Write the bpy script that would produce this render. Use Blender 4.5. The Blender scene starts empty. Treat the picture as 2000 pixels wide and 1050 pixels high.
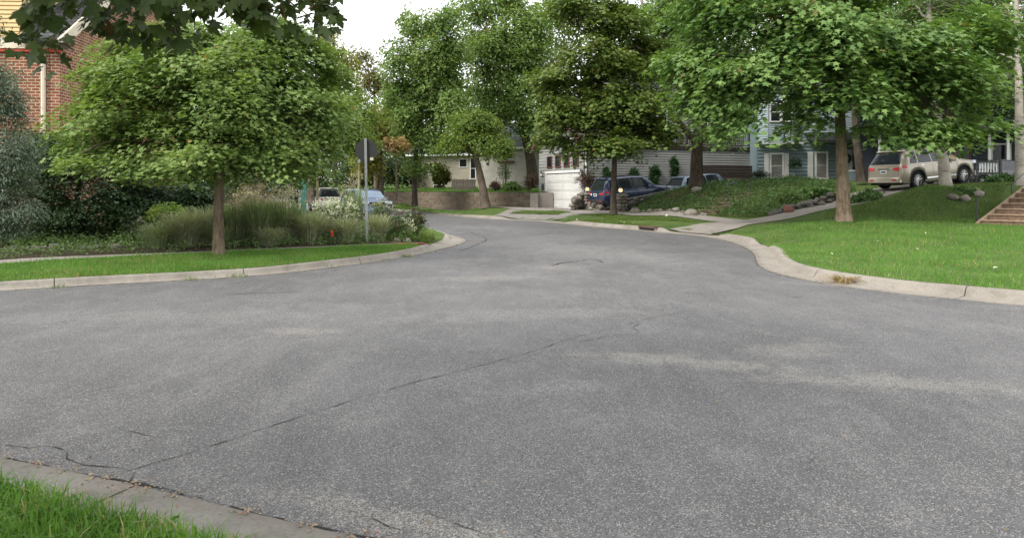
import bpy, math, random
import numpy as np
from mathutils import Vector, Matrix
from mathutils.geometry import delaunay_2d_cdt

R = math.radians
F = 1450.0            # focal length of the photograph in its own pixels
HY = 370.0            # horizon row
CZ = 1.6              # eye height
sc = bpy.context.scene
COL = sc.collection

def X(px, Y): return (px - 1000.0) / F * Y
def Z(py, Y): return CZ - (py - HY) / F * Y
def W(px, py, Y): return np.array((X(px, Y), Y, Z(py, Y)))
def G(px, py, z=0.0):                       # a ground point of height z
    Y = (CZ - z) * F / (py - HY)
    return (X(px, Y), Y)

# ------------------------------------------------------------------ objects
def link(o, parent=None):
    COL.objects.link(o)
    if parent is not None: o.parent = parent
    return o

def tag(o, label=None, cat=None, group=None, kind=None):
    if label: o['label'] = label
    if cat: o['category'] = cat
    if group: o['group'] = group
    if kind: o['kind'] = kind
    return o

def thing(name, label, cat, loc=(0, 0, 0), rz=0.0, group=None, pitch=0.0):
    o = bpy.data.objects.new(name, None)
    o.empty_display_size = 0.3
    link(o)
    o.location = loc
    o.rotation_mode = 'ZYX' if False else 'XYZ'
    o.rotation_euler = (0, -pitch, rz)
    return tag(o, label, cat, group)

def np_mesh(name, V, sizes, idx, mat, parent=None, smooth=False, uv=None):
    me = bpy.data.meshes.new(name)
    V = np.asarray(V, dtype=np.float32)
    idx = np.asarray(idx, dtype=np.int32).ravel()
    sizes = np.asarray(sizes, dtype=np.int32)
    me.vertices.add(len(V)); me.vertices.foreach_set('co', V.ravel())
    me.loops.add(len(idx)); me.loops.foreach_set('vertex_index', idx)
    st = np.concatenate(([0], np.cumsum(sizes)[:-1])).astype(np.int32)
    me.polygons.add(len(sizes)); me.polygons.foreach_set('loop_start', st)
    me.update(calc_edges=True)
    if uv is not None:
        l = me.uv_layers.new(name='UVMap')
        l.data.foreach_set('uv', np.asarray(uv, dtype=np.float32)[idx].ravel())
    if smooth: me.polygons.foreach_set('use_smooth', np.ones(len(sizes), dtype=bool))
    if mat: me.materials.append(mat)
    o = bpy.data.objects.new(name, me)
    return link(o, parent)

class MB:
    """collects boxes, tubes and sheets and links them as ONE mesh"""
    def __init__(s): s.v = []; s.f = []
    def add(s, vs, fs):
        b = len(s.v); s.v += [tuple(v) for v in vs]
        s.f += [tuple(i + b for i in f) for f in fs]; return s
    def box(s, x0, x1, y0, y1, z0, z1, M=None):
        vs = [Vector(p) for p in ((x0,y0,z0),(x1,y0,z0),(x1,y1,z0),(x0,y1,z0),(x0,y0,z1),(x1,y0,z1),(x1,y1,z1),(x0,y1,z1))]
        if M is not None: vs = [M @ v for v in vs]
        return s.add(vs, [(0,3,2,1),(4,5,6,7),(0,1,5,4),(1,2,6,5),(2,3,7,6),(3,0,4,7)])
    def bbox(s, x0, x1, y0, y1, z0, z1, b=0.02, M=None):     # box with chamfered vertical and top edges
        if x1 < x0: x0, x1 = x1, x0
        if y1 < y0: y0, y1 = y1, y0
        b = min(b, (x1-x0)*.45, (y1-y0)*.45, (z1-z0)*.45)
        def ring(i, z): return [(x0+i+b,y0+i,z),(x1-i-b,y0+i,z),(x1-i,y0+i+b,z),(x1-i,y1-i-b,z),(x1-i-b,y1-i,z),(x0+i+b,y1-i,z),(x0+i,y1-i-b,z),(x0+i,y0+i+b,z)]
        vs = ring(0, z0) + ring(0, z1-b) + ring(b*.7, z1)
        vs = [Vector(v) for v in vs]
        if M is not None: vs = [M @ v for v in vs]
        fs = []
        for k in (0, 8):
            for i in range(8):
                j = (i+1) % 8; fs.append((k+i, k+j, k+8+j, k+8+i))
        fs.append(tuple(range(7, -1, -1))); fs.append(tuple(range(16, 24)))
        return s.add(vs, fs)
    def tube(s, pts, rad, n=8, cap=True):
        pts = [Vector(p) for p in pts]
        if not isinstance(rad, (list, tuple)): rad = [rad]*len(pts)
        vs = []; fs = []
        for i, p in enumerate(pts):
            d = (pts[min(i+1, len(pts)-1)] - pts[max(i-1, 0)]).normalized()
            a = d.cross(Vector((0,0,1)) if abs(d.z) < .95 else Vector((1,0,0))).normalized(); b = d.cross(a)
            for k in range(n):
                t = 2*math.pi*k/n; vs.append(p + (a*math.cos(t)+b*math.sin(t))*rad[i])
        for i in range(len(pts)-1):
            for k in range(n):
                j = (k+1) % n; fs.append((i*n+k, i*n+j, (i+1)*n+j, (i+1)*n+k))
        if cap: fs.append(tuple(range(n-1,-1,-1))); fs.append(tuple(range((len(pts)-1)*n, len(pts)*n)))
        return s.add(vs, fs)
    def lathe(s, prof, c=(0,0,0), n=14, axis='z'):
        vs = []; fs = []
        for r, h in prof:
            for k in range(n):
                t = 2*math.pi*k/n; a, b = r*math.cos(t), r*math.sin(t)
                vs.append((c[0]+a, c[1]+b, c[2]+h) if axis == 'z' else (c[0]+a, c[1]+h, c[2]+b))
        for i in range(len(prof)-1):
            for k in range(n):
                j = (k+1) % n
                q = (i*n+k, i*n+j, (i+1)*n+j, (i+1)*n+k)
                fs.append(q if axis == 'z' else q[::-1])
        return s.add(vs, fs)
    def sheet(s, rows):
        n = len(rows[0]); vs = [p for r in rows for p in r]
        fs = [(i*n+k, i*n+k+1, (i+1)*n+k+1, (i+1)*n+k) for i in range(len(rows)-1) for k in range(n-1)]
        return s.add(vs, fs)
    def rock(s, c, r, rng, sq=.75, sub=2):
        V, Fc = ICO[sub]
        ph = rng.uniform(0, 6, 9)
        sx, sy, sz = r*rng.uniform(.8, 1.3), r*rng.uniform(.8, 1.3), r*sq*rng.uniform(.8, 1.15)
        a = rng.uniform(0, 6.28); ca, sa = math.cos(a), math.sin(a)
        nz = 1 + .16*np.sin(V[:,0]*3.1+ph[0])*np.sin(V[:,1]*2.7+ph[1]) + .12*np.sin(V[:,2]*4.3+ph[2]+V[:,0]*3) + rng.normal(0, .035, len(V))
        P = V*nz[:,None]*np.array((sx, sy, sz))
        P = np.stack((P[:,0]*ca-P[:,1]*sa, P[:,0]*sa+P[:,1]*ca, P[:,2]), 1) + np.array(c)
        return s.add(P.tolist(), Fc)
    def build(s, name, mat, parent=None, smooth=False, angle=None):
        me = bpy.data.meshes.new(name)
        me.from_pydata([tuple(v) for v in s.v], [], s.f); me.update()
        if mat: me.materials.append(mat)
        if smooth or angle:
            me.polygons.foreach_set('use_smooth', np.ones(len(me.polygons), dtype=bool))
            if angle: me.set_sharp_from_angle(angle=R(angle))
        o = bpy.data.objects.new(name, me)
        return link(o, parent)

def make_ico(sub):
    import bmesh
    bm = bmesh.new(); bmesh.ops.create_icosphere(bm, subdivisions=sub, radius=1.0)
    V = np.array([v.co[:] for v in bm.verts]); Fc = [tuple(v.index for v in f.verts) for f in bm.faces]; bm.free()
    return V, Fc
ICO = {1: make_ico(1), 2: make_ico(2)}

def copy_tree(o, parent=None):
    c = o.copy(); COL.objects.link(c)
    if parent is not None: c.parent = parent
    for ch in list(o.children): copy_tree(ch, c)
    return c

# ------------------------------------------------------------------ materials
class NT:
    def __init__(s, m): s.t = m.node_tree; s.t.nodes.clear()
    def n(s, typ, **kw):
        nd = s.t.nodes.new(typ)
        for k, v in kw.items():
            if k.startswith('_'): setattr(nd, k[1:], v)
            else:
                key = k.replace('__', ' ')
                sock = nd.inputs[int(k[1:])] if (k[0] == 'i' and k[1:].isdigit()) else nd.inputs[key]
                if hasattr(v, 'is_output'): s.t.links.new(v, sock)
                else: sock.default_value = v
        return nd
    def l(s, a, b): s.t.links.new(a, b)
    def mix(s, fac, a, b, mode='MIX'):
        m = s.n('ShaderNodeMix', _data_type='RGBA', _blend_type=mode)
        for sk, v in ((m.inputs[0], fac), (m.inputs[6], a), (m.inputs[7], b)):
            if hasattr(v, 'is_output'): s.l(v, sk)
            else: sk.default_value = v if not isinstance(v, tuple) else (v + (1,) if len(v) == 3 else v)
        return m.outputs[2]
    def math(s, op, a, b=0.0, c=0.0, clamp=False):
        m = s.n('ShaderNodeMath', _operation=op, _use_clamp=clamp)
        for sk, v in zip(m.inputs, (a, b, c)):
            if hasattr(v, 'is_output'): s.l(v, sk)
            else: sk.default_value = v
        return m.outputs[0]
    def ramp(s, fac, stops):
        r = s.n('ShaderNodeValToRGB'); s.l(fac, r.inputs[0])
        e = r.color_ramp.elements
        while len(e) < len(stops): e.new(0.5)
        for el, (p, c) in zip(e, stops):
            el.position = p; el.color = c if len(c) == 4 else tuple(c) + (1,)
        return r.outputs[0]
    def mapr(s, v, a, b, c=0.0, d=1.0, smooth=False):
        m = s.n('ShaderNodeMapRange', _interpolation_type='SMOOTHSTEP' if smooth else 'LINEAR')
        for i, x in enumerate((v, a, b, c, d)):
            if hasattr(x, 'is_output'): s.l(x, m.inputs[i])
            else: m.inputs[i].default_value = x
        return m.outputs[0]
    def noise(s, vec, scale, detail=3.0, rough=.55, dist=0.0):
        k = s.n('ShaderNodeTexNoise'); s.l(vec, k.inputs['Vector'])
        k.inputs['Scale'].default_value = scale; k.inputs['Detail'].default_value = detail
        k.inputs['Roughness'].default_value = rough; k.inputs['Distortion'].default_value = dist
        return k.outputs[0]
    def obj(s): return s.n('ShaderNodeTexCoord').outputs['Object']
    def pos(s): return s.n('ShaderNodeNewGeometry').outputs['Position']
    def mapping(s, vec, loc=(0,0,0), rot=(0,0,0), scale=(1,1,1)):
        m = s.n('ShaderNodeMapping'); s.l(vec, m.inputs[0])
        m.inputs[1].default_value = loc; m.inputs[2].default_value = rot; m.inputs[3].default_value = scale
        return m.outputs[0]
    def bump(s, h, strength=.4, dist=.02):
        b = s.n('ShaderNodeBump'); s.l(h, b.inputs['Height'])
        b.inputs['Strength'].default_value = strength; b.inputs['Distance'].default_value = dist
        return b.outputs[0]
    def principled(s, color, rough=.8, spec=.3, metal=0.0, normal=None, coat=0.0):
        p = s.n('ShaderNodeBsdfPrincipled')
        for k, v in (('Base Color', color), ('Roughness', rough), ('Specular IOR Level', spec), ('Metallic', metal), ('Coat Weight', coat)):
            if hasattr(v, 'is_output'): s.l(v, p.inputs[k])
            else: p.inputs[k].default_value = (v + (1,)) if isinstance(v, tuple) and len(v) == 3 else v
        if normal is not None: s.l(normal, p.inputs['Normal'])
        return p.outputs[0]
    def out(s, sh):
        o = s.n('ShaderNodeOutputMaterial'); s.l(sh, o.inputs[0])

def newmat(name):
    m = bpy.data.materials.new(name); m.use_nodes = True
    return m, NT(m)

def plain(name, col, rough=.6, spec=.4, metal=0.0, var=.12, scale=6.0, bump=0.0, coat=0.0, bscale=40):
    m, t = newmat(name); o = t.obj()
    n = t.noise(o, scale, 4, .6)
    f = t.mapr(n, .3, .7, 1-var, 1+var)
    c = t.mix(1.0, col, t.n('ShaderNodeCombineColor', i0=f, i1=f, i2=f).outputs[0], 'MULTIPLY')
    nb = t.bump(t.noise(o, bscale, 3), bump, .01) if bump else None
    t.out(t.principled(c, rough, spec, metal, nb, coat)); return m

def glass_mat(name, col=(.02,.025,.03), rough=.06, spec=.45):
    m, t = newmat(name); o = t.obj()
    n = t.noise(o, 1.5, 2)
    c = t.mix(t.mapr(n, .3, .7), col, tuple(x*1.7 for x in col))
    t.out(t.principled(c, rough, spec)); return m

def leaf_mat(name, ca, cb, cc=None, accent=0.03, trans=.38, big=.7, rough=.55, spec=.25):
    """ca..cb: range over leaves; cc: colour of a few turning leaves"""
    m, t = newmat(name)
    g = t.n('ShaderNodeNewGeometry'); rnd = g.outputs['Random Per Island']
    o = t.obj()
    n = t.noise(o, big, 3, .6)
    f = t.math('ADD', t.math('MULTIPLY', rnd, .55), t.mapr(n, .32, .68, -.15, .6), clamp=True)
    c = t.mix(f, ca, cb)
    if cc is not None:
        n2 = t.noise(t.mapping(o, (7, 3, 1)), big*.8, 2, .5)
        r2 = t.math('FRACT', t.math('MULTIPLY', rnd, 37.7))
        lim = t.mapr(n2, .45, .75, accent*.4, accent*4)
        c = t.mix(t.math('LESS_THAN', r2, lim), c, cc)
    p = t.principled(c, rough, spec)
    tc = t.mix(1.0, c, (1.15, 1.25, .55), 'MULTIPLY')
    tr = t.n('ShaderNodeBsdfTranslucent'); t.l(tc, tr.inputs[0])
    mx = t.n('ShaderNodeMixShader'); mx.inputs[0].default_value = trans
    t.l(p, mx.inputs[1]); t.l(tr.outputs[0], mx.inputs[2]); t.out(mx.outputs[0]); return m

def bark_mat(name, a, b, vs=.25, scale=14, strength=.9):
    m, t = newmat(name); o = t.obj()
    v = t.mapping(o, scale=(1, 1, vs))
    n = t.noise(v, scale, 5, .65, .4); n2 = t.noise(o, 1.6, 3)
    c = t.mix(t.mapr(n, .36, .64), a, b)
    c = t.mix(t.mapr(n2, .45, .7, 0, .45), c, tuple(x*1.35+.01 for x in b))
    t.out(t.principled(c, .92, .15, normal=t.bump(n, strength, .035))); return m

def birch_mat():
    m, t = newmat('birch_bark'); o = t.obj()
    n = t.noise(t.mapping(o, scale=(1.2, 1.2, 9)), 2.2, 4, .6)
    n2 = t.noise(o, 2.3, 4, .6)
    c = t.mix(t.mapr(n2, .35, .7), (.42,.38,.32), (.24,.21,.18))
    c = t.mix(t.mapr(n, .60, .66), c, (.05,.045,.04))
    t.out(t.principled(c, .8, .25, normal=t.bump(n, .4, .02))); return m

def brick_mat(name, c1, c2, mortar, bw=.22, bh=.1, ms=.012, strength=.5, vec='xz'):
    m, t = newmat(name); o = t.obj()
    s = t.n('ShaderNodeSeparateXYZ'); t.l(o, s.inputs[0])
    h = t.math('ADD', s.outputs[0], s.outputs[1])
    cv = t.n('ShaderNodeCombineXYZ', i0=h, i1=s.outputs[2])
    b = t.n('ShaderNodeTexBrick', _offset=.5)
    t.l(cv.outputs[0], b.inputs['Vector'])
    b.inputs['Color1'].default_value = c1+(1,); b.inputs['Color2'].default_value = c2+(1,); b.inputs['Mortar'].default_value = mortar+(1,)
    b.inputs['Scale'].default_value = 1.0; b.inputs['Mortar Size'].default_value = ms
    b.inputs['Brick Width'].default_value = bw; b.inputs['Row Height'].default_value = bh; b.inputs['Bias'].default_value = 0
    n = t.noise(o, 2.5, 4, .6)
    f = t.mapr(n, .3, .7, .75, 1.2)
    c = t.mix(1.0, b.outputs[0], t.n('ShaderNodeCombineColor', i0=f, i1=f, i2=f).outputs[0], 'MULTIPLY')
    hgt = t.math('SUBTRACT', 1.0, b.outputs[1])
    t.out(t.principled(c, .9, .15, normal=t.bump(hgt, strength, .015))); return m

def stone_mat(name, a, b, scale=5):
    m, t = newmat(name); o = t.obj()
    g = t.n('ShaderNodeNewGeometry').outputs['Random Per Island']
    n = t.noise(o, scale, 5, .65)
    c = t.mix(t.math('ADD', t.math('MULTIPLY', g, .6), t.mapr(n, .3, .7, -.1, .5), clamp=True), a, b)
    t.out(t.principled(c, .92, .15, normal=t.bump(t.noise(o, scale*5, 4), .6, .02))); return m

def concrete_mat(name, a=(.26,.235,.2), b=(.36,.335,.29), joint=0.0):
    m, t = newmat(name); p = t.pos()
    n = t.noise(p, 1.3, 5, .65); n2 = t.noise(p, 45, 2, .6); n3 = t.noise(p, 4.5, 4, .7)
    c = t.mix(t.mapr(n, .3, .7), a, b)
    c = t.mix(t.mapr(n3, .5, .72, 0, .45), c, tuple(x*.6 for x in a))
    f = t.mapr(n2, .3, .7, .86, 1.12)
    c = t.mix(1.0, c, t.n('ShaderNodeCombineColor', i0=f, i1=f, i2=f).outputs[0], 'MULTIPLY')
    if joint:
        uv = t.n('ShaderNodeUVMap').outputs[0]
        s = t.n('ShaderNodeSeparateXYZ'); t.l(uv, s.inputs[0])
        fr = t.math('FRACT', t.math('DIVIDE', s.outputs[0], joint))
        c = t.mix(t.math('LESS_THAN', fr, .014/joint*1.2), c, (.03,.026,.02))
        edge = t.mapr(t.math('ADD', s.outputs[1], t.mapr(n3, .3, .7, -.12, .12)), .0, .16, 1, 0)
        c = t.mix(t.math('MULTIPLY', edge, .45), c, (.12,.105,.085))
    t.out(t.principled(c, .92, .2, normal=t.bump(n2, .35, .006))); return m

def asphalt_mat():
    m, t = newmat('asphalt'); p = t.pos()
    fine = t.noise(p, 150, 3, .75)
    vor = t.n('ShaderNodeTexVoronoi'); t.l(p, vor.inputs['Vector']); vor.inputs['Scale'].default_value = 145
    big = t.noise(p, .33, 5, .62, .5)
    mid = t.noise(t.mapping(p, rot=(0,0,R(-28)), scale=(1, .5, 1)), 2.1, 8, .76, .4)
    c = t.mix(t.mapr(big, .32, .68), (.068,.0665,.0675), (.115,.112,.112))
    c = t.mix(t.mapr(mid, .5, .7, 0, .65), c, (.165,.162,.156))
    c = t.mix(t.mapr(mid, .47, .25, 0, .6), c, (.056,.056,.06))
    str_ = t.noise(t.mapping(p, rot=(0,0,R(-24)), scale=(1, .06, 1)), 3.2, 4, .65)
    c = t.mix(t.mapr(str_, .52, .72, 0, .22), c, (.16,.158,.154))
    c = t.mix(t.mapr(str_, .46, .28, 0, .22), c, (.062,.062,.066))
    # worn and stained patches that lie on the road
    def patch(cx, cy, rx, ry, rot, col, amt):
        v = t.mapping(p, loc=(0,0,0))
        d = t.n('ShaderNodeVectorMath', _operation='SUBTRACT'); t.l(p, d.inputs[0]); d.inputs[1].default_value = (cx, cy, 0)
        v = t.mapping(d.outputs[0], rot=(0,0,-rot)); v = t.mapping(v, scale=(1/rx, 1/ry, 0))
        ln = t.n('ShaderNodeVectorMath', _operation='LENGTH'); t.l(v, ln.inputs[0])
        nz = t.noise(p, 2.6, 5, .75)
        nz2 = t.noise(p, 24, 4, .8)
        e = t.math('ADD', t.math('ADD', ln.outputs['Value'], t.mapr(nz, .25, .75, -.8, .8)), t.mapr(nz2, .25, .75, -.55, .55))
        k = t.mapr(e, .1, 1.15, amt*.75, 0, True)
        return k, col
    K = None
    for a in ((1.55,6.95,1.2,.3,R(-19),(.3,.275,.215),.75), (2.75,7.4,.85,.35,R(40),(.29,.27,.22),.55), (3.2,6.15,1.25,.3,R(-12),(.3,.28,.225),.7),
              (-2.35,8.4,.6,.3,R(10),(.29,.265,.21),.6), (-.6,13.4,1.6,.5,R(5),(.25,.215,.19),.55), (.9,15.4,.8,.9,R(15),(.235,.21,.185),.5),
              (.3,6.0,.7,.25,R(15),(.21,.22,.22),.5), (-.55,3.62,1.0,.16,R(-24),(.3,.275,.23),.6), (5.4,12.4,1.6,.2,R(-30),(.24,.22,.19),.4), (6.9,9.9,1.2,.3,R(-25),(.07,.075,.09),.5),
              (1.5,20,1.5,3,R(20),(.215,.205,.195),.45), (-1.0,31,1.4,2.5,R(35),(.2,.19,.18),.5), (.1,9.5,2.3,.5,R(8),(.2,.195,.185),.4), (-4,9.4,2.5,.7,R(5),(.19,.19,.195),.4), (3.2,17.5,1.2,3.2,R(12),(.2,.195,.19),.4)):
        k, col = patch(*a); c = t.mix(t.math('MULTIPLY', k, .45), c, col)
        K = k if K is None else t.math('MAXIMUM', K, k)
    gr = t.noise(p, 1.1, 6, .78)
    sp = t.mapr(fine, .33, .67, .36, 1.6)
    c = t.mix(1.0, c, t.n('ShaderNodeCombineColor', i0=sp, i1=sp, i2=sp).outputs[0], 'MULTIPLY')
    sep = t.n('ShaderNodeSeparateColor'); t.l(vor.outputs['Color'], sep.inputs[0])
    c = t.mix(t.math('MULTIPLY', t.math('GREATER_THAN', sep.outputs[0], t.math('SUBTRACT', .885, t.math('ADD', t.math('MULTIPLY', K, .5), t.mapr(gr, .5, .72, 0, .16)))), .68), c, (.31,.29,.255))
    c = t.mix(t.math('MULTIPLY', t.math('LESS_THAN', sep.outputs[1], .24), .75), c, (.022,.022,.023))
    h = t.math('ADD', fine, t.math('MULTIPLY', mid, .4))
    t.out(t.principled(c, .74, .42, normal=t.bump(h, .45, .008))); return m

def soil_mat(name, a, b, scale=3.0):
    m, t = newmat(name); p = t.pos()
    n = t.noise(p, scale, 5, .7); n2 = t.noise(p, 30, 3, .7)
    c = t.mix(t.mapr(n, .3, .7), a, b)
    f = t.mapr(n2, .25, .75, .6, 1.4)
    c = t.mix(1.0, c, t.n('ShaderNodeCombineColor', i0=f, i1=f, i2=f).outputs[0], 'MULTIPLY')
    t.out(t.principled(c, .95, .1, normal=t.bump(n2, .8, .03))); return m

def lit_mat(name, col, strength):
    m, t = newmat(name)
    e = t.n('ShaderNodeEmission'); e.inputs[0].default_value = col+(1,); e.inputs[1].default_value = strength
    t.out(e.outputs[0]); return m

M = {}
M['asphalt'] = asphalt_mat()
M['kerb'] = concrete_mat('kerb_concrete', (.185,.165,.138), (.275,.25,.212), joint=3.05)
M['walk'] = concrete_mat('walk_concrete', (.2,.18,.155), (.28,.255,.222))
M['drive'] = concrete_mat('drive_concrete', (.16,.148,.132), (.23,.213,.193))
M['turf'] = soil_mat('turf', (.045,.08,.02), (.1,.14,.04), .9)
M['turf_dull'] = soil_mat('turf_dull', (.035,.06,.018), (.055,.08,.025), 1.5)
M['soil'] = soil_mat('garden_soil', (.03,.024,.016), (.06,.045,.03))
M['crack'] = plain('crack_filler', (.03,.028,.026), .9, .1)
M['grass'] = leaf_mat('grass_blade', (.07,.165,.026), (.155,.29,.06), (.3,.27,.11), .06, .4, .8)
M['grass_near'] = leaf_mat('grass_blade_near', (.06,.15,.02), (.15,.27,.05), (.33,.28,.13), .05, .42, 2.2)
M['grass_dull'] = leaf_mat('grass_blade_dull', (.085,.15,.035), (.15,.21,.06), (.2,.17,.07), .03, .3, .6)
M['white'] = plain('white_paint', (.72,.71,.67), .5, .4, var=.06)
M['cream'] = plain('cream_paint', (.62,.55,.42), .6, .3, var=.07)
M['dark_metal'] = plain('dark_metal', (.025,.025,.027), .45, .5)
M['galv'] = plain('galvanised_steel', (.42,.43,.43), .42, .5, .75, var=.15, scale=20)
M['glass'] = glass_mat('window_glass', (.022,.026,.03))
M['carglass'] = glass_mat('car_glass', (.012,.015,.017), .04)
M['glass_sky'] = glass_mat('sky_tinted_windscreen', (.1,.14,.19), .03, 1.0)  # pale blue base colour paints in the sky's reflection
M['tyre'] = plain('tyre_rubber', (.014,.014,.015), .85, .2)
M['rim'] = plain('alloy_rim', (.45,.45,.45), .3, .6, .8)
M['blackplastic'] = plain('black_plastic', (.018,.018,.02), .6, .35)
M['tail'] = plain('tail_lamp', (.42,.014,.018), .2, .6, var=.05)
M['chrome'] = plain('chrome', (.55,.55,.55), .18, .6, .9)
M['headlamp'] = plain('headlamp_glass', (.5,.52,.54), .12, .7, .2)
M['plate'] = plain('licence_plate', (.5,.53,.55), .5, .3, var=.2, scale=25)
M['lamp_on'] = lit_mat('lit_globe', (1.0, .8, .46), .46)
M['bark'] = bark_mat('maple_bark', (.085,.062,.042), (.21,.16,.115))
M['bark_dark'] = bark_mat('dark_bark', (.03,.025,.019), (.085,.068,.052))
M['bark_far'] = bark_mat('grey_bark', (.07,.055,.042), (.15,.12,.095))
M['birch'] = birch_mat()
M['rock'] = stone_mat('field_stone', (.09,.08,.066), (.27,.24,.2))
M['rock_dark'] = stone_mat('mossy_stone', (.06,.056,.048), (.15,.137,.118))
M['timber'] = plain('weathered_timber', (.16,.11,.075), .85, .15, var=.35, scale=9, bump=.5)
M['timber_dark'] = plain('dark_timber', (.035,.028,.024), .85, .15, var=.3, scale=9, bump=.5)
M['stem'] = plain('plant_stem', (.06,.065,.03), .8, .2)
M['redbrown'] = plain('red_brown_trim', (.13,.045,.035), .6, .3)

# ------------------------------------------------------------------ kerb lines (edge of the asphalt)
LEFT = [(-44,-10),(-25,1.5),(-14,8.2)] + [G(*p) for p in ((0,568),(180,557),(400,545),(539,535),(666,520),(722,513),(813,498),(866,486))] + \
       [(-1.52,21.6),(-1.42,23.0),(-1.62,24.4),(-2.3,26.6),(-3.3,29.5),(-4.9,33),(-7.2,38),(-9.7,42.5),(-12.3,48),(-14.8,53.5),(-18,60),(-22,66),(-30,75),(-44,88)]
RIGHT = [(-40,92),(-30,84),(-22,76),(-16,68),(-12.5,62),(-9.5,57),(-6.65,51.5)] + [G(*p) for p in ((885,422),(970,428.5),(1045,432),(1100,437),(1157,443),(1240,449.5))] + \
        [(5.35,27.7),(6.25,25.9),(6.62,24.2),(6.55,21.6),(6.05,18.6),(5.3,16.0),(5.06,14.7),(5.1,13.5)] + [G(*p) for p in ((1625,556),(1737,571),(1865,584),(2000,597))] + [(9.5,8.9),(14,6.6),(25,1.5),(44,-8)]
NEAR = [(40,-14),(20,-5),(8,.4),(4,1.75),(1.5,2.62),(0,3.15)] + [G(*p) for p in ((688,1050),(600,1028),(480,1000),(348,968),(256,948),(132,920),(0,896))] + [(-3.6,4.52),(-4.4,4.45),(-5.4,3.95),(-7,2.8),(-10,.5),(-20,-7),(-40,-22)]

def smooth_line(pts, step=.25):
    P = np.array([p[:2] for p in pts], float)
    out = []
    n = len(P)
    for i in range(n-1):
        p0, p1, p2, p3 = P[max(i-1,0)], P[i], P[i+1], P[min(i+2,n-1)]
        L = np.linalg.norm(p2-p1); k = max(1, int(L/step))
        k = min(k, 40)
        t0 = 0; a = .5
        d1 = max(np.linalg.norm(p1-p0), 1e-6)**a; d2 = max(L, 1e-6)**a; d3 = max(np.linalg.norm(p3-p2), 1e-6)**a
        m1 = (p2-p1) if i == 0 else d2*((p1-p0)/d1-(p2-p0)/(d1+d2)+(p2-p1)/d2)
        m2 = (p2-p1) if i == n-2 else d2*((p2-p1)/d2-(p3-p1)/(d2+d3)+(p3-p2)/d3)
        for j in range(k):
            t = j/k; t2, t3 = t*t, t*t*t
            out.append((2*t3-3*t2+1)*p1+(t3-2*t2+t)*m1+(-2*t3+3*t2)*p2+(t3-t2)*m2)
    out.append(P[-1])
    return np.array(out)

def offset_line(L, d):                     # to the left of travel
    t = np.gradient(L, axis=0); t /= np.linalg.norm(t, axis=1)[:,None]
    n = np.stack((-t[:,1], t[:,0]), 1)
    k = np.ones(5)/5
    for c in (0, 1):
        n[:,c] = np.convolve(np.pad(n[:,c], 2, mode='edge'), k, 'valid')
    n /= np.linalg.norm(n, axis=1)[:,None]
    return L + n*(d[:,None] if isinstance(d, np.ndarray) else d)

L_left, L_right, L_near = smooth_line(LEFT), smooth_line(RIGHT), smooth_line(NEAR)

def ramp_factor(L, spots):                 # kerb height along the line, 1 = full
    h = np.ones(len(L))
    for (x, y, r0, r1) in spots:
        d = np.hypot(L[:,0]-x, L[:,1]-y)
        h = np.minimum(h, np.clip((d-r0)/(r1-r0), .08, 1))
    return h
h_left = ramp_factor(L_left, [(-1.6,22.2,.9,2.3)])
h_right = ramp_factor(L_right, [(6.45,20.9,.7,1.5),(6.0,26.4,1.2,2.0),(1.0,37.6,2.2,3.4)])
h_near = np.full(len(L_near), .6)

def kerb(L, hf, label, wide=1.0, mat=None, tall=1.0):
    prof = [(-.01,-.06),(0,.006),(.2,.003),(.4,.004),(.435,.016),(.475,.09),(.505,.128),(.545,.142),(.62,.145),(.66,.14),(.67,-.1)]
    s = np.concatenate(([0], np.cumsum(np.linalg.norm(np.diff(L, axis=0), axis=1))))
    rng = np.random.default_rng(5)
    rows = []; uv = []
    jig = np.convolve(rng.normal(0, .02, len(L)+8), np.ones(9)/9, 'valid')
    for d, z in prof:
        P = offset_line(L, d*wide)
        zz = np.where(z > .012, .012+(z-.012)*hf*tall, z) + jig*.3*(z > .1)
        rows.append(np.column_stack((P, zz))); uv.append(np.column_stack((s, np.full(len(L), d))))
    V = np.concatenate(rows); UV = np.concatenate(uv); n = len(L)
    idx = []
    for i in range(len(prof)-1):
        a = np.arange(n-1)+i*n
        idx.append(np.stack((a, a+1, a+1+n, a+n), 1))
    idx = np.concatenate(idx)
    o = np_mesh('kerb', V, np.full(len(idx), 4), idx, mat or M['kerb'], smooth=True, uv=UV)
    o.data.set_sharp_from_angle(angle=R(50))
    return tag(o, label, kind='structure')
w_left = .52 + .75*np.exp(-(np.hypot(L_left[:,0]+1.5, L_left[:,1]-22.3)/2.6)**2)
kerb(L_left, h_left, 'concrete kerb and gutter round the corner garden', w_left, None, .8)
kerb(L_right, h_right, 'concrete kerb and gutter beside the right lawn and driveways')
kerb(L_near, h_near, 'concrete kerb and gutter in the near left corner', .72, concrete_mat('shaded_kerb_concrete', (.135,.126,.112), (.205,.193,.172), joint=3.05))  # darker kerb concrete: shade of the overhanging maple put into the colour

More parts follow.
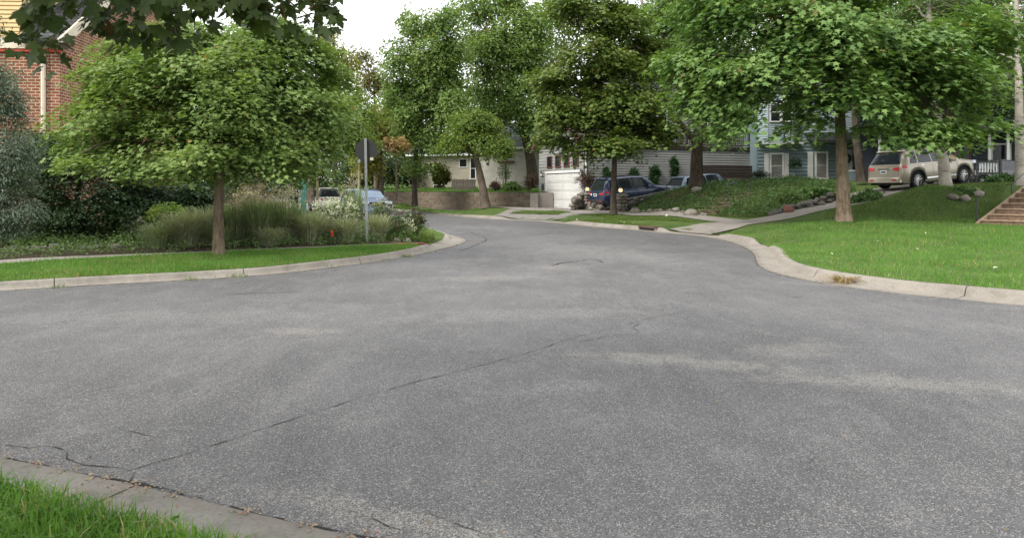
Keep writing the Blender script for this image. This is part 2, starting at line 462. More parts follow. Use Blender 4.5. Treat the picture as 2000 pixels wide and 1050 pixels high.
# ------------------------------------------------------------------ terrain
CTRL = [(9.8,29.3,.36),(7.3,32.3,.45),(5.3,35.8,.43),(3,40,.42),(.6,44.2,.40),(-1.75,46,.44),(-6.8,52,.42),(-10,60,.4),(2.2,48,.42),(4.1,43.5,.42),
        (5.2,40.6,.45),(6.8,42,.6),(9,43.2,.8),(11.4,44,1.0),(15,46,1.3),(20,50,1.6),
        (8.7,33,.52),(6.5,35.3,.47),(10.5,31,.46),(9.2,37,1.72),(7.4,38.6,1.15),(11.8,36.5,1.5),(13,39,1.95),(15,43,2.0),(22,42,2.1),(8.5,35.0,1.05),
        (11.5,30.3,.6),(13.9,32,.86),(16,33.2,1.32),(18,34,1.6),(21,35.2,1.86),
        (11.6,26,.47),(9,20,.3),(12,15,.25),(16,20,.36),(20,15,.28),(16,25,.44),(21,24.0,.45),(8,24,.25),(8.5,27,.3),
        (18.6,31.6,1.72),(22,31,1.8),(16.2,30.5,1.42),(14.4,29.4,1.0),(17.4,31.1,1.7),(15.6,31.9,1.12),(5.6,38.2,.42),(5.2,37.3,.42),(6.1,38.9,.5),(6.5,37.0,.52),(7.2,40.0,.62),(8.6,41.2,.85),(14,27,.52),(18,26.6,.55),(17,28.6,.98),(21,27.5,1.1),
        (30,40,2.2),(40,50,2.5),(44,25,1.0),(44,10,.3),(25,60,2.5),(10,60,1.0),(0,75,.6),(-20,85,.4),(30,10,.2)]
kb = offset_line(L_right, .67)
sel = np.linspace(6, len(kb)-6, 46).astype(int)
CT = np.array(CTRL + [(kb[i,0], kb[i,1], .12+.02*h_right[i]) for i in sel])
def _phi(a, b):
    d2 = ((a[:,None,:]-b[None,:,:])**2).sum(-1); return np.sqrt(d2+.7)
_Wt = np.linalg.solve(np.vstack((np.hstack((_phi(CT[:,:2], CT[:,:2])-1e-3*np.eye(len(CT)), np.ones((len(CT),1)))), np.hstack((np.ones((1,len(CT))), [[0]])))),
                      np.concatenate((CT[:,2], [0])))
def dist_line(P, L):
    out = np.full(len(P), 1e9)
    for i in range(0, len(P), 4000):
        d = ((P[i:i+4000,None,:]-L[None,::2,:])**2).sum(-1); out[i:i+4000] = np.sqrt(d.min(1))
    return out
def H_right(P):
    P = np.atleast_2d(np.asarray(P, float))[:,:2]
    z = np.concatenate([_phi(P[i:i+4000], CT[:,:2]) @ _Wt[:-1] + _Wt[-1] for i in range(0, len(P), 4000)])
    d = dist_line(P, kb)
    t = np.clip(d/1.6, 0, 1); t = t*t*(3-2*t)
    hk = h_right[np.argmin(((P[:,None,:]-kb[None,::3,:])**2).sum(-1), axis=1)*3] if len(P) <= 4000 else np.concatenate([h_right[np.argmin(((P[i:i+4000,None,:]-kb[None,::3,:])**2).sum(-1), axis=1)*3] for i in range(0, len(P), 4000)])
    zk = .012+.128*hk
    return np.clip(zk*(1-t)+np.clip(z, .12, 3)*t, .01, 3)
kl = offset_line(L_left, .67*w_left)
def H_left(P):
    P = np.atleast_2d(np.asarray(P, float))[:,:2]
    d = dist_line(P, kl)
    hk = np.concatenate([h_left[np.argmin(((P[i:i+4000,None,:]-kl[None,::3,:])**2).sum(-1), axis=1)*3] for i in range(0, len(P), 4000)])
    t = np.clip(d/1.3, 0, 1); t = t*t*(3-2*t)
    z = .15 + .07*np.clip((d-2)/4, 0, 1) + .012*np.sin(P[:,0]*.9)*np.cos(P[:,1]*.7)
    return (.012+.128*hk*.8)*(1-t) + z*t
kn = offset_line(L_near, .48)
def H_near(P):
    P = np.atleast_2d(np.asarray(P, float))[:,:2]
    d = dist_line(P, kn); return .088 + .05*np.clip(d/2, 0, 1)

def in_poly(P, poly):
    P = np.asarray(P); poly = np.asarray(poly); x, y = P[:,0], P[:,1]
    c = np.zeros(len(P), bool); j = len(poly)-1
    for i in range(len(poly)):
        xi, yi = poly[i]; xj, yj = poly[j]
        with np.errstate(divide='ignore', invalid='ignore'):
            k = ((yi > y) != (yj > y)) & (x < (xj-xi)*(y-yi)/(yj-yi+1e-12)+xi)
        c ^= k; j = i
    return c

def terrain(name, poly, Hf, mat, step, lift=0.0, skirt=None, label=None):
    poly = np.asarray(poly, float)
    mn, mx = poly.min(0), poly.max(0)
    gx, gy = np.meshgrid(np.arange(mn[0], mx[0], step), np.arange(mn[1], mx[1], step))
    g = np.column_stack((gx.ravel(), gy.ravel())) + np.random.default_rng(2).uniform(-.2, .2, (gx.size, 2))*step
    g = g[in_poly(g, poly)]
    g = g[dist_line(g, np.repeat(poly, 2, 0)) > step*.4]
    vs = [Vector(p) for p in poly] + [Vector(p) for p in g]
    n = len(poly)
    r = delaunay_2d_cdt(vs, [(i, (i+1) % n) for i in range(n)], [], 1, 1e-4)
    V2 = np.array([v[:] for v in r[0]])
    V = np.column_stack((V2, Hf(V2)+lift))
    fs = [f if True else f for f in r[2]]
    tri = np.array([f for f in fs if len(f) == 3], int)
    a = V2[tri[:,1]]-V2[tri[:,0]]; b = V2[tri[:,2]]-V2[tri[:,0]]
    fl = (a[:,0]*b[:,1]-a[:,1]*b[:,0]) < 0
    tri[fl] = tri[fl][:, ::-1]
    o = np_mesh(name, V, np.full(len(tri), 3), tri, mat, smooth=True)
    return tag(o, label, kind='structure')

def dens(poly, step=1.0):
    P = []
    n = len(poly)
    for i in range(n):
        a, b = np.array(poly[i], float), np.array(poly[(i+1) % n], float)
        k = max(1, int(np.linalg.norm(b-a)/step))
        for j in range(k): P.append(a+(b-a)*j/k)
    return np.array(P)

def strip(line, w):                        # polygon along a line, to its left by w
    L = smooth_line(line, .5); return np.vstack((L, offset_line(L, w)[::-1]))

poly_left = np.vstack((offset_line(L_left, .66*w_left), [(-80,88),(-80,-10)]))
poly_right = np.vstack((offset_line(L_right, .66), [(80,-8),(80,92)]))
poly_near = np.vstack((offset_line(L_near, .475), [(-40,-40),(40,-40)]))
ground = MB().add([(-900,-900,-.03),(900,-900,-.03),(900,900,-.03),(-900,900,-.03)], [(0,1,2,3)]).build('ground', M['turf_dull']); tag(ground, 'ground reaching to the horizon', kind='structure')
rows = [[(x, y, 0.0) for x in np.linspace(-44, 44, 23)] for y in np.linspace(-16, 92, 28)]
road = MB().sheet(rows).build('road', M['asphalt']); tag(road, 'worn grey asphalt road with cracks', kind='structure')
terrain('lawn', poly_left, H_left, M['turf'], .8, label='ground of the corner block on the left')
terrain('lawn', poly_right, H_right, M['turf'], .75, label='ground of the block on the right')
terrain('lawn', poly_near, H_near, M['turf'], .8, label='ground of the near corner')

# pavements, drives and beds lie on the terrain
lawn_back = [(-30,-2.2),(-16,8.1),(-11.2,12.6),(-8.8,15.2),(-6.5,17.0),(-4.74,18.3),(-2.75,20.0)]
_lw = smooth_line(lawn_back, .5); walk_left = np.vstack((_lw, offset_line(_lw, np.interp(_lw[:,0], [-12,-9,-7,-2.7], [1.0,.7,.22,.2]))[::-1]))
terrain('sidewalk', walk_left, H_left, M['walk'], .5, .02, label='narrow concrete sidewalk behind the corner lawn')
pad = np.array([(-2.95,19.55),(-2.2,20.3),(-2.5,20.9),(-3.35,20.2)])
M['tactile'] = plain('tactile_red', (.3,.09,.075), .8, .2, var=.25, scale=30, bump=.6)
terrain('tactile_pad', dens(pad, .3), H_left, M['tactile'], .3, .028, label='red tactile pad at the corner ramp')
bed_left = np.vstack((offset_line(_lw, np.interp(_lw[:,0], [-12,-9,-7,-2.7], [.95,.65,.18,.16])), [(-2.5,21.6),(-2.35,23.0),(-2.6,24.3),(-3.4,26.6),(-4.5,29.7),(-6.2,33),(-9,36),(-20,38),(-40,30),(-42,5)]))
terrain('garden_bed', dens(bed_left, 1), H_left, M['soil'], .7, .015, label='soil of the corner garden')

sw_line = [(8.6,28.6),(7.5,31.2),(5.9,34.0),(4.3,37.0),(2.4,40.6),(.1,44.6),(-3.2,49.0),(-7.5,55),(-13,62.5)]
walk_right = strip([p for p in sw_line[::-1]], 1.35)
terrain('sidewalk', walk_right, H_right, M['walk'], .5, .03, label='concrete sidewalk across the driveways on the right')
walk_corner = strip([(7.25,20.7),(8.2,20.95),(9.0,21.2)], 1.1)
drive_a = np.array([(-1.1,41.2),(1.9,37.35),(4.3,38.6),(4.6,40.6),(4.25,43.35),(2.15,48.2),(.2,46.0),(-.6,43.0)])
terrain('driveway', dens(drive_a, .7), H_right, M['drive'], .6, .018, label='concrete driveway in front of the white garage door')
drive_b = np.array([(4.3,39.2),(5.5,37.6),(6.2,38.9),(9,40.9),(12.5,42.4),(16,43.9),(15.2,46.2),(10,44.5),(6,42.9),(4.7,42.3)])
terrain('driveway', dens(drive_b, .7), H_right, M['drive'], .6, .04, label='driveway under the dark blue wagon')
drive_c = np.array([(5.95,28.0),(6.85,25.7),(8.0,26.4),(9.6,27.9),(12.3,29.9),(14.9,31.4),(17.2,32.5),(21.5,34.0),(21,36.6),(17.5,35.4),(14.2,33.4),(11.4,31.2),(9.2,30.0),(7.4,29.2)])
terrain('driveway', dens(drive_c, .7), H_right, M['walk'], .6, .022, label='concrete driveway climbing to the tan car')
island = np.array([(-.2,41.9),(2.4,38.95),(3.1,39.4),(.7,42.8)])
terrain('lawn', dens(island, .6), H_right, M['turf'], .4, .045, label='small grass wedge in the garage driveway')

# raised lawn behind the block wall
wall_line = [(1.75,47.3),(1.2,48.0),(-.9,49.4),(-4.4,54.2),(-9.2,61),(-14,67.5),(-19,74)]
def H_up(P):
    P = np.atleast_2d(np.asarray(P, float)); d = dist_line(P, smooth_line(wall_line, .5))
    return 1.42 + .045*np.clip(d-.3, 0, 20)
up = smooth_line(wall_line[::-1], .8)
terrain('lawn', np.vstack((offset_line(up, .06), [(8,54),(12,70),(0,90),(-22,90)])), H_up, M['turf'], 1.2, label='raised lawn behind the block wall')

# cracks in the road
def crack(pts, w, seed, world=False):
    rng = np.random.default_rng(seed)
    P = [p if world else G(*p) for p in pts]
    L = smooth_line(P, .07)
    t = np.gradient(L, axis=0); t /= np.linalg.norm(t, axis=1)[:,None]; n = np.stack((-t[:,1], t[:,0]), 1)
    j = rng.normal(0, .009, len(L)) + np.convolve(rng.normal(0, .028, len(L)+10), np.ones(11)/11, 'valid')
    ww = .62*w*np.clip(rng.normal(.8, .5, len(L)), .08, 2)
    ww[0] = ww[-1] = .001
    C = L + n*j[:,None]
    a, b = C+n*ww[:,None]*.5, C-n*ww[:,None]*.5
    V = np.vstack((np.column_stack((a, np.full(len(L), .004))), np.column_stack((b, np.full(len(L), .004)))))
    k = np.arange(len(L)-1); m = len(L)
    return V, np.stack((k+m, k+m+1, k+1, k), 1)
cracks = [([(235,922),(330,895),(430,866),(560,822),(700,778),(830,742),(1000,697),(1150,652),(1290,617),(1345,606)], .0115),
          ([(1130,668),(1200,655),(1245,650),(1235,640),(1250,630)], .014), ([(0,868),(60,872),(120,876),(132,895),(150,905),(235,915),(262,925)], .0095),
          ([(260,922),(265,938),(300,948)], .022), ([(262,925),(200,928),(130,935)], .01), ([(530,962),(590,966),(640,985),(720,1005),(760,1030),(800,1038)], .008),
          ([(790,985),(850,1005),(900,1030),(960,1052)], .0075), ([(240,840),(300,850),(330,858)], .01), ([(1075,519),(1095,514),(1130,510),(1158,507),(1178,512)], .09),
          ([(900,490),(930,478),(950,468),(915,452)], .05), ([(880,452),(930,450),(975,452)], .07), ([(1540,582),(1570,580)], .06), ([(1330,572),(1370,574)], .04),
          ([(1950,898),(2010,905)], .012), ([(1560,872),(1600,890),(1580,905)], .006), ([(440,575),(520,572),(590,570)], .03), ([(60,795),(200,760),(330,735)], .006),
          ([(1340,1045),(1420,1050)], .006), ([(1690,605),(1760,612)], .015)]
Vs, Fs, b = [], [], 0
for i, (p, w) in enumerate(cracks):
    V, f = crack(p, w, i); Vs.append(V); Fs.append(f+b); b += len(V)
gl = offset_line(L_near, -.012); g2 = gl[(gl[:,0] > -3.4) & (gl[:,0] < 1)]
V, f = crack([tuple(p) for p in g2[::3]], .026, 77, True); Vs.append(V); Fs.append(f+b); b += len(V)
for LL, lo, hi in ((L_right, 12, 29), (L_left, 8, 30)):
    gl = offset_line(LL, -.01); g2 = gl[(gl[:,1] > lo) & (gl[:,1] < hi)]
    V, f = crack([tuple(p) for p in g2[::3]], .02, 78, True); Vs.append(V); Fs.append(f+b); b += len(V)
Fs = np.concatenate(Fs)
tag(np_mesh('road_cracks', np.vstack(Vs), np.full(len(Fs), 4), Fs, M['crack']), 'cracks and open joints in the road', kind='structure')

# ------------------------------------------------------------------ grass
def blades(pts, Hz, h, w, mat, label, seed, segs=2, lean=.5, base=(0,0,0), lift=0.0):
    rng = np.random.default_rng(seed); n = len(pts)
    hh = h*np.clip(rng.normal(1, .3, n), .35, 1.9)*(1+.35*np.sin(pts[:,0]*1.9+1.1*np.sin(pts[:,1]*1.3))*np.sin(pts[:,1]*2.3+np.sin(pts[:,0]*.9))); a = rng.uniform(0, 2*np.pi, n)
    ln = np.abs(rng.normal(0, lean, n))*hh
    d = np.stack((np.cos(a), np.sin(a)), 1)
    fa = rng.uniform(0, 2*np.pi, n); s = np.stack((np.cos(fa), np.sin(fa)), 1)*(w*rng.uniform(.6, 1.4, n))[:,None]*.5
    rowsv = []
    if segs == 1: ts = [(0,1)]
    else: ts = [(0,1),(.55,.75)]
    for t, k in ts:
        c = pts[:,:2] + d*(ln*t*t)[:,None]
        z = Hz + lift + hh*t*(1-.15*t)
        rowsv.append(np.column_stack((c-s*k, z))); rowsv.append(np.column_stack((c+s*k, z)))
    tip = np.column_stack((pts[:,:2]+d*ln[:,None], Hz+lift+hh*(.9-.25*np.clip(ln/hh, 0, 1))))
    rowsv.append(tip)
    V = np.stack(rowsv, 1); m = V.shape[1]; V = V.reshape(-1, 3)
    b = np.arange(n)*m
    if segs == 1: idx = np.stack((b, b+1, b+2), 1).ravel(); sizes = np.full(n, 3)
    else:
        idx = np.concatenate((np.stack((b, b+1, b+3, b+2), 1), np.column_stack((b+2, b+3, b+4))), 1).ravel(); sizes = np.tile([4,3], n)
    o = np_mesh('grass', V, sizes, idx, mat)
    return tag(o, label, 'grass', kind='stuff')

def scatter(poly, n, seed, exclude=(), fade=None):
    rng = np.random.default_rng(seed); poly = np.asarray(poly); mn, mx = poly.min(0), poly.max(0)
    out = []
    tot = 0
    while tot < n:
        p = rng.uniform(mn, mx, (n*2, 2)); p = p[in_poly(p, poly)]
        for e in exclude: p = p[~in_poly(p, e)]
        if fade is not None: p = p[rng.uniform(0, 1, len(p)) < fade(p)]
        out.append(p); tot += len(p)
        if len(p) == 0: break
    return np.concatenate(out)[:n]

kn2 = offset_line(L_near, .43)
near_poly = np.vstack((kn2[(kn2[:,0] > -6) & (kn2[:,0] < .6)], [(-6,1.5),(.2,1.5)]))
# visible part of the near grass is the strip next to the kerb
p = scatter(near_poly, 42000, 1, fade=lambda q: np.exp(-np.clip(dist_line(q, kn2)-.9, 0, 9)*1.5))
blades(p, H_near(p), .085, .007, M['grass_near'], 'bright uncut grass in the near left corner', 3, 2, .75)
lawn_poly = np.vstack((kl[(kl[:,1] > 6) & (kl[:,0] > -18) & (kl[:,1] < 19.6)], smooth_line(lawn_back, .5)[::-1]))
lawn_poly = lawn_poly[lawn_poly[:,0] > -18]
p = scatter(lawn_poly, 60000, 4)
blades(p, H_left(p), .065, .011, M['grass'], 'short green grass on the corner lawn', 5, 1, .5)
pc = scatter(near_poly, 1500, 31, fade=lambda q: np.exp(-np.clip(dist_line(q, kn2)-.9, 0, 9)*1.5)); CLOVER = pc
kb2 = offset_line(L_right, .59)
rp = kb2[(kb2[:,1] < 25.3) & (kb2[:,1] > 5) & (kb2[:,0] < 22)]
right_lawn = np.vstack((rp, [(24,6),(24,24.5),(17,26.2),(12.6,27.2),(10.4,26.6),(7.7,25.3)]))
p = scatter(right_lawn, 100000, 6, [np.array([(6.6,20.2),(8.0,20.5),(8.2,21.5),(6.6,21.5)])], fade=lambda q: np.clip((20/np.clip(q[:,1], 9, 40))**1.2, .3, 1))
blades(p, H_right(p), .085, .014, M['grass'], 'bright green grass on the right lawn', 7, 1, .5)
strip_a = np.vstack((kb2[(kb2[:,1] > 28.9) & (kb2[:,1] < 36.3) & (kb2[:,0] > 0)], smooth_line([(3.9,37.0),(5.4,34.0),(7.0,31.2),(7.9,29.0)], .5)))
p = scatter(strip_a, 24000, 8, [drive_a, drive_c])
M['grass_strip'] = leaf_mat('grass_blade_strip', (.085,.145,.03), (.14,.2,.05), (.3,.26,.1), .03, .35, .6)
blades(p, H_right(p), .08, .018, M['grass_strip'], 'yellowish grass of the kerb strip before the blue wagon', 9, 1, .5)
strip_b = np.vstack((kb2[(kb2[:,1] > 41.5) & (kb2[:,1] < 66) & (kb2[:,0] < 3)], smooth_line([(-14,62.5),(-8.2,55),(-3.9,49.0),(-.8,44.6)], .8)[::1]))
p = scatter(strip_b, 16000, 10, [drive_a])
blades(p, H_right(p), .09, .03, M['grass'], 'grass strip between the far kerb and the block wall', 11, 1, .5)
p = scatter(island, 1500, 12); blades(p, H_right(p), .08, .025, M['grass_strip'], 'grass of the small wedge in the driveway', 13, 1, .5, lift=.04)
up_poly = np.vstack((offset_line(up, .12)[(up[:,1] > 46)], [(4,53),(6,62),(-6,75),(-18,78)]))
p = scatter(up_poly, 16000, 14); blades(p, H_up(p), .1, .04, M['grass'], 'grass of the raised lawn behind the block wall', 15, 1, .5)

# banks
bank_mid = np.array([(6.4,36.0),(7.6,33.6),(8.9,32.2),(10.2,31.1),(10.9,31.3),(13.8,33.6),(16.2,35.0),(17,38),(15,41),(12.6,41.9),(9.3,40.4),(6.4,38.4)])
bank_right = np.array([(12.6,29.7),(11.6,27.6),(15,26.3),(15.9,25.6),(18.6,28.2),(21,31.5),(25,33),(24,35.5),(21.6,33.4),(17.6,31.7),(15.2,30.4)])
terrain('slope', dens(bank_mid, .7), H_right, M['soil'], .5, .012, label='planted slope below the log sided house')
terrain('slope', dens(bank_right, .7), H_right, M['turf_dull'], .5, .012, label='grassy slope below the tan car')
p = scatter(bank_right, 26000, 16); blades(p, H_right(p), .11, .018, M['grass_dull'], 'long dull grass on the slope below the tan car', 17, 1, .6)
p = scatter(bank_mid, 30000, 18); blades(p, H_right(p), .12, .022, M['grass_dull'], 'dull grass on the slope below the log sided house', 19, 1, .6)

# ------------------------------------------------------------------ foliage
SHAPES = {
 'maple': np.array([(0,0,0),(.40,.0,.03),(.25,.2,.0),(.55,.52,.04),(.19,.5,0),(0,1.0,-.06),(-.19,.5,0),(-.55,.52,.04),(-.25,.2,0),(-.40,.0,.03)]),
 'oval': np.array([(0,0,0),(.26,.4,.05),(0,1,-.05),(-.26,.4,.05)]),
 'narrow': np.array([(0,0,0),(.13,.4,.02),(0,1,-.08),(-.13,.4,.02)]),
 'round': np.array([(0,0,0),(.36,.25,.05),(.34,.68,.03),(0,1,-.06),(-.34,.68,.03),(-.36,.25,.05)]),
 'tuft': np.array([(0,0,0),(.5,.25,.03),(.25,.4,0),(.45,.8,0),(0,.72,.04),(-.3,1,-.05),(-.25,.5,0),(-.55,.45,.04)]),
}
def norm(a): return a/np.maximum(np.linalg.norm(a, axis=-1, keepdims=True), 1e-9)

def leaf_cloud(C, D, n_per, r, flat, size, shape, rng, tilt=(.3,.3), jit=.5, droop=.25, hang=.5):
    """sprays of leaves: C centres, D outward directions"""
    N = len(C); T = N*n_per
    zz = np.array((0,0,1.0))
    Dh = D*np.array((1,1,0)); Dh = norm(Dh + rng.normal(0, .25, Dh.shape)*np.array((1,1,0)))
    t = rng.normal(tilt[0], tilt[1], N)[:,None]
    d = Dh*np.cos(t) - zz*np.sin(t)
    s = norm(np.cross(np.broadcast_to(zz, d.shape), d)); n = np.cross(d, s)
    d, s, n, c = [np.repeat(a, n_per, 0) for a in (d, s, n, C)]
    rr = r*np.sqrt(rng.uniform(0, 1, T)); th = rng.uniform(0, 2*np.pi, T)
    sc_ = np.repeat(rng.uniform(.7, 1.35, N), n_per)
    a, b = rr*np.cos(th)*1.25*sc_, rr*np.sin(th)*sc_
    P = c + d*a[:,None] + s*b[:,None] + n*(rng.normal(0, flat, T))[:,None] - zz*(droop*(rr**2)/max(r, 1e-6))[:,None]
    ln = norm(n + rng.normal(0, jit, (T,3)))
    ld = d*.6 + s*(np.sign(b)*.5)[:,None] - zz*hang + rng.normal(0, .55, (T,3))
    ld = norm(ld - ln*(ld*ln).sum(1)[:,None]); sd = np.cross(ld, ln)
    sh = SHAPES[shape]; m = len(sh)
    sz = size*rng.uniform(.65, 1.3, T)
    V = P[:,None,:] + sz[:,None,None]*(sd[:,None,:]*sh[None,:,0:1] + ld[:,None,:]*sh[None,:,1:2] + ln[:,None,:]*sh[None,:,2:3]*rng.uniform(-1, 2.2, T)[:,None,None])
    return V.reshape(-1, 3), m

def leaf_obj(name, V, m, base, mat, parent):
    V = V - np.asarray(base); n = len(V)//m
    return np_mesh(name, V, np.full(n, m), np.arange(n*m), mat, parent)

class Tubes:
    def __init__(s): s.V = []; s.I = []; s.b = 0
    def add(s, pts, rad, n=6, rough=0.0, seed=0):
        P = np.asarray(pts, float); k = len(P); rad = np.broadcast_to(np.asarray(rad, float), (k,))
        d = norm(np.gradient(P, axis=0))
        ref = np.where(np.abs(d[:,2:3]) < .9, np.array([[0,0,1.0]]), np.array([[1.0,0,0]]))
        a = norm(np.cross(d, ref)); b = np.cross(d, a)
        # keep the frame continuous
        for i in range(1, k):
            a[i] = a[i-1]-d[i]*np.dot(a[i-1], d[i]); a[i] /= max(np.linalg.norm(a[i]), 1e-9); b[i] = np.cross(d[i], a[i])
        t = np.arange(n)*2*np.pi/n
        V = P[:,None,:] + rad[:,None,None]*(a[:,None,:]*np.cos(t)[None,:,None] + b[:,None,:]*np.sin(t)[None,:,None])
        if rough:
            q = np.random.default_rng(seed); ph = q.uniform(0, 6.28, 6); z = np.linspace(0, 1, k)[:,None]*(np.ptp(P[:,2])+1e-6)
            f = 1+rough*(np.sin(t[None]*3+ph[0]+z*.9)*.6+np.sin(t[None]*7+ph[1]+np.sin(z*2.1+ph[2]))*.55+np.sin(z*5+ph[3]+t[None]*2)*.4)
            V = P[:,None,:]+(V-P[:,None,:])*f[:,:,None]
        s.V.append(V.reshape(-1,3))
        i = np.arange(k-1)[:,None]*n; j = np.arange(n)[None,:]; jn = (j+1) % n
        s.I.append(np.stack((i+j, i+jn, i+n+jn, i+n+j), -1).reshape(-1,4)+s.b); s.b += k*n
    def build(s, name, mat, base, parent):
        V = np.concatenate(s.V)-np.asarray(base); I = np.concatenate(s.I)
        return np_mesh(name, V, np.full(len(I), 4), I, mat, parent, smooth=True)

def bez(p0, p1, p2, k):
    t = np.linspace(0, 1, k)[:,None]; return (1-t)**2*p0+2*t*(1-t)*p1+t*t*p2

def tree(name, label, base, trunk, rad, blobs, mat, bark, n_cl=300, n_per=30, r=.45, flat=.1, size=.12, shape='oval', seed=1, cat='tree', group=None,
         limbs=9, lobes=7, tilt=(.35,.3), jit=.5, hang=.5, droop=.3, shell=.4, fork=.35, flare=1.35, twig=.014, lobe_r=(.34,.52), zmin=None, boughs=()):
    """trunk: world points from the base up; blobs: crown masses (centre, radii)"""
    n_cl = int(n_cl*1.6)
    rng = np.random.default_rng(seed)
    base = np.asarray(base, float)
    root = thing(name, label, cat, tuple(base), 0, group)
    blobs = [(np.asarray(c, float), np.asarray(q, float)) for c, q in blobs]
    vol = np.array([np.prod(q)**.75 for _, q in blobs]); vol /= vol.sum()
    C, D = [], []
    ctr = sum(c*v for (c, _), v in zip(blobs, vol))
    for (c, q), v in zip(blobs, vol):
        nn = max(6, int(n_cl*v)); nl = max(3, int(round(lobes)))
        u = norm(rng.normal(0, 1, (nl, 3))); u[:,2] = u[:,2]*.9+.08
        lc = c + u*q*rng.uniform(.38, .72, (nl,1)); lr = rng.uniform(*lobe_r, (nl,1))*q
        lc = np.vstack((lc, c[None])); lr = np.vstack((lr, q[None]*.62))
        w = np.prod(lr, 1)**.66; w /= w.sum()
        k = rng.choice(len(lc), nn, p=w)
        v3 = norm(rng.normal(0, 1, (nn,3)) + np.array((0,0,.25)))
        pos = lc[k] + v3*lr[k]*(rng.uniform(0, 1, (nn,1))**shell)
        C.append(pos); D.append(norm(pos-np.array((c[0], c[1], c[2]-q[2]*.5))*.6-ctr*.4) + v3*.6)
    C, D = np.vstack(C), norm(np.vstack(D))
    if zmin is not None: k = C[:,2] > zmin; C, D = C[k], D[k]
    V, m = leaf_cloud(C, D, n_per, r, flat, size, shape, rng, tilt, jit, droop, hang)
    leaf_obj('crown', V, m, base, mat, root)
    # wood
    T = Tubes()
    tp = np.asarray(trunk, float)
    tl = smooth_line3(tp, 34)
    s = np.linspace(0, 1, len(tl)); tr = rad*(1-.72*s**1.1)
    hgt = tl[:,2]-tl[0,2]
    tr = tr*(1+(flare-1)*np.exp(-hgt/(rad*1.6)))
    T.add(tl, tr, 24, .06, seed)
    far = np.argsort(-np.linalg.norm((C-ctr)/np.max([q for _, q in blobs], 0), axis=1)+rng.normal(0, .12, len(C)))
    ends, nodes, nrad = [], [tl[int(len(tl)*fork):]], [tr[int(len(tl)*fork):]]
    for i in far:
        if C[i][1] < ctr[1]-.25*max(q[1] for _, q in blobs): continue
        if all(np.linalg.norm(C[i]-e) > .55*np.mean([q.mean() for _, q in blobs]) for e in ends): ends.append(C[i])
        if len(ends) >= limbs: break
    for e in ends:
        e = ctr + (e-ctr)*.66
        k = int(np.clip(np.interp(e[2]-np.linalg.norm(e[:2]-tl[-1,:2])*.7, tl[:,2], np.arange(len(tl))), len(tl)*fork, len(tl)-2))
        p0 = tl[k]; mid = (p0+e)/2 + np.array((0,0,.16*np.linalg.norm(e-p0))) + rng.normal(0, .05, 3)*np.linalg.norm(e-p0)
        L = bez(p0, mid, e, 9); L[1:-1] += rng.normal(0, .018, (7,3))*np.linalg.norm(e-p0)
        rr = np.linspace(min(tr[k]*.62, rad*.45), twig*1.3, 9); T.add(L, rr, 6); nodes.append(L[1:]); nrad.append(rr[1:])
    nd = np.vstack(nodes); nr = np.concatenate(nrad)
    for c in C[rng.permutation(len(C))[:min(len(C), 420)]]:
        k = np.argmin(((nd-c)**2).sum(1)+np.where(nd[:,2] > c[2]+.2, .6, 0)); p0 = nd[k]
        d = np.linalg.norm(c-p0)
        if d < .1 or d > 4: continue
        mid = (p0+c)/2 + np.array((0,0,.12*d)) + rng.normal(0, .06, 3)*d
        T.add(bez(p0, mid, c, 4), np.linspace(min(nr[k]*.6, twig+.008*d), twig*.35, 4), 4)
    for bp, r0, r1 in boughs:
        L = smooth_line3(bp, 14); T.add(L, np.linspace(r0, r1, 14), 12, .05, seed)
    T.build('trunk', bark, base, root)
    return root

def smooth_line3(P, n):
    P = np.asarray(P, float); s = np.concatenate(([0], np.cumsum(np.linalg.norm(np.diff(P, axis=0), axis=1))))
    t = np.linspace(0, s[-1], n); Q = np.stack([np.interp(t, s, P[:,i]) for i in range(3)], 1)
    for _ in range(3): Q[1:-1] = (Q[:-2]+2*Q[1:-1]+Q[2:])/4
    return Q

def B(px, py, Y, rpx, rpy, ry):            # crown mass seen at a pixel of the photograph, at its depth
    return (W(px, py, Y), np.array((rpx/F*Y, ry, rpy/F*Y)))

LM = {}
LM['maple'] = leaf_mat('maple_leaf', (.105,.175,.045), (.235,.315,.095), (.26,.19,.055), .012, .32, .8)
LM['maple_r'] = leaf_mat('green_maple_leaf', (.09,.175,.05), (.215,.315,.095), (.2,.15,.05), .008, .32, .8)
LM['maple_g'] = leaf_mat('olive_maple_leaf', (.068,.118,.024), (.165,.215,.05), (.17,.14,.03), .012, .3, .5)
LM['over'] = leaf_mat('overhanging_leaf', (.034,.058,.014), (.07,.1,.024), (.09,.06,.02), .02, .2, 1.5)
LM['dark'] = leaf_mat('dark_shrub_leaf', (.026,.06,.02), (.07,.115,.046), None, 0, .25, 1.0, .42, .4)
LM['bluegrey'] = leaf_mat('blue_grey_leaf', (.095,.13,.09), (.19,.235,.18), None, 0, .25, .7)
LM['ash'] = leaf_mat('ash_leaf', (.105,.18,.048), (.21,.285,.085), (.3,.2,.04), .006, .35, .35)
LM['light'] = leaf_mat('light_green_leaf', (.11,.17,.035), (.18,.245,.06), (.3,.22,.04), .01, .4, .5)
LM['yellow'] = leaf_mat('yellowing_leaf', (.14,.17,.035), (.34,.31,.08), (.42,.25,.06), .06, .4, .3)
LM['olive'] = leaf_mat('olive_leaf', (.1,.11,.035), (.19,.18,.06), (.33,.19,.06), .05, .35, .3)
LM['orange'] = leaf_mat('orange_leaf', (.26,.18,.08), (.38,.26,.13), (.16,.16,.05), .2, .35, .8)
LM['bank'] = leaf_mat('bank_tree_leaf', (.085,.15,.05), (.18,.26,.09), None, 0, .32, .5)
LM['far'] = leaf_mat('far_leaf', (.045,.075,.024), (.08,.115,.038), (.2,.16,.04), .02, .3, .2)
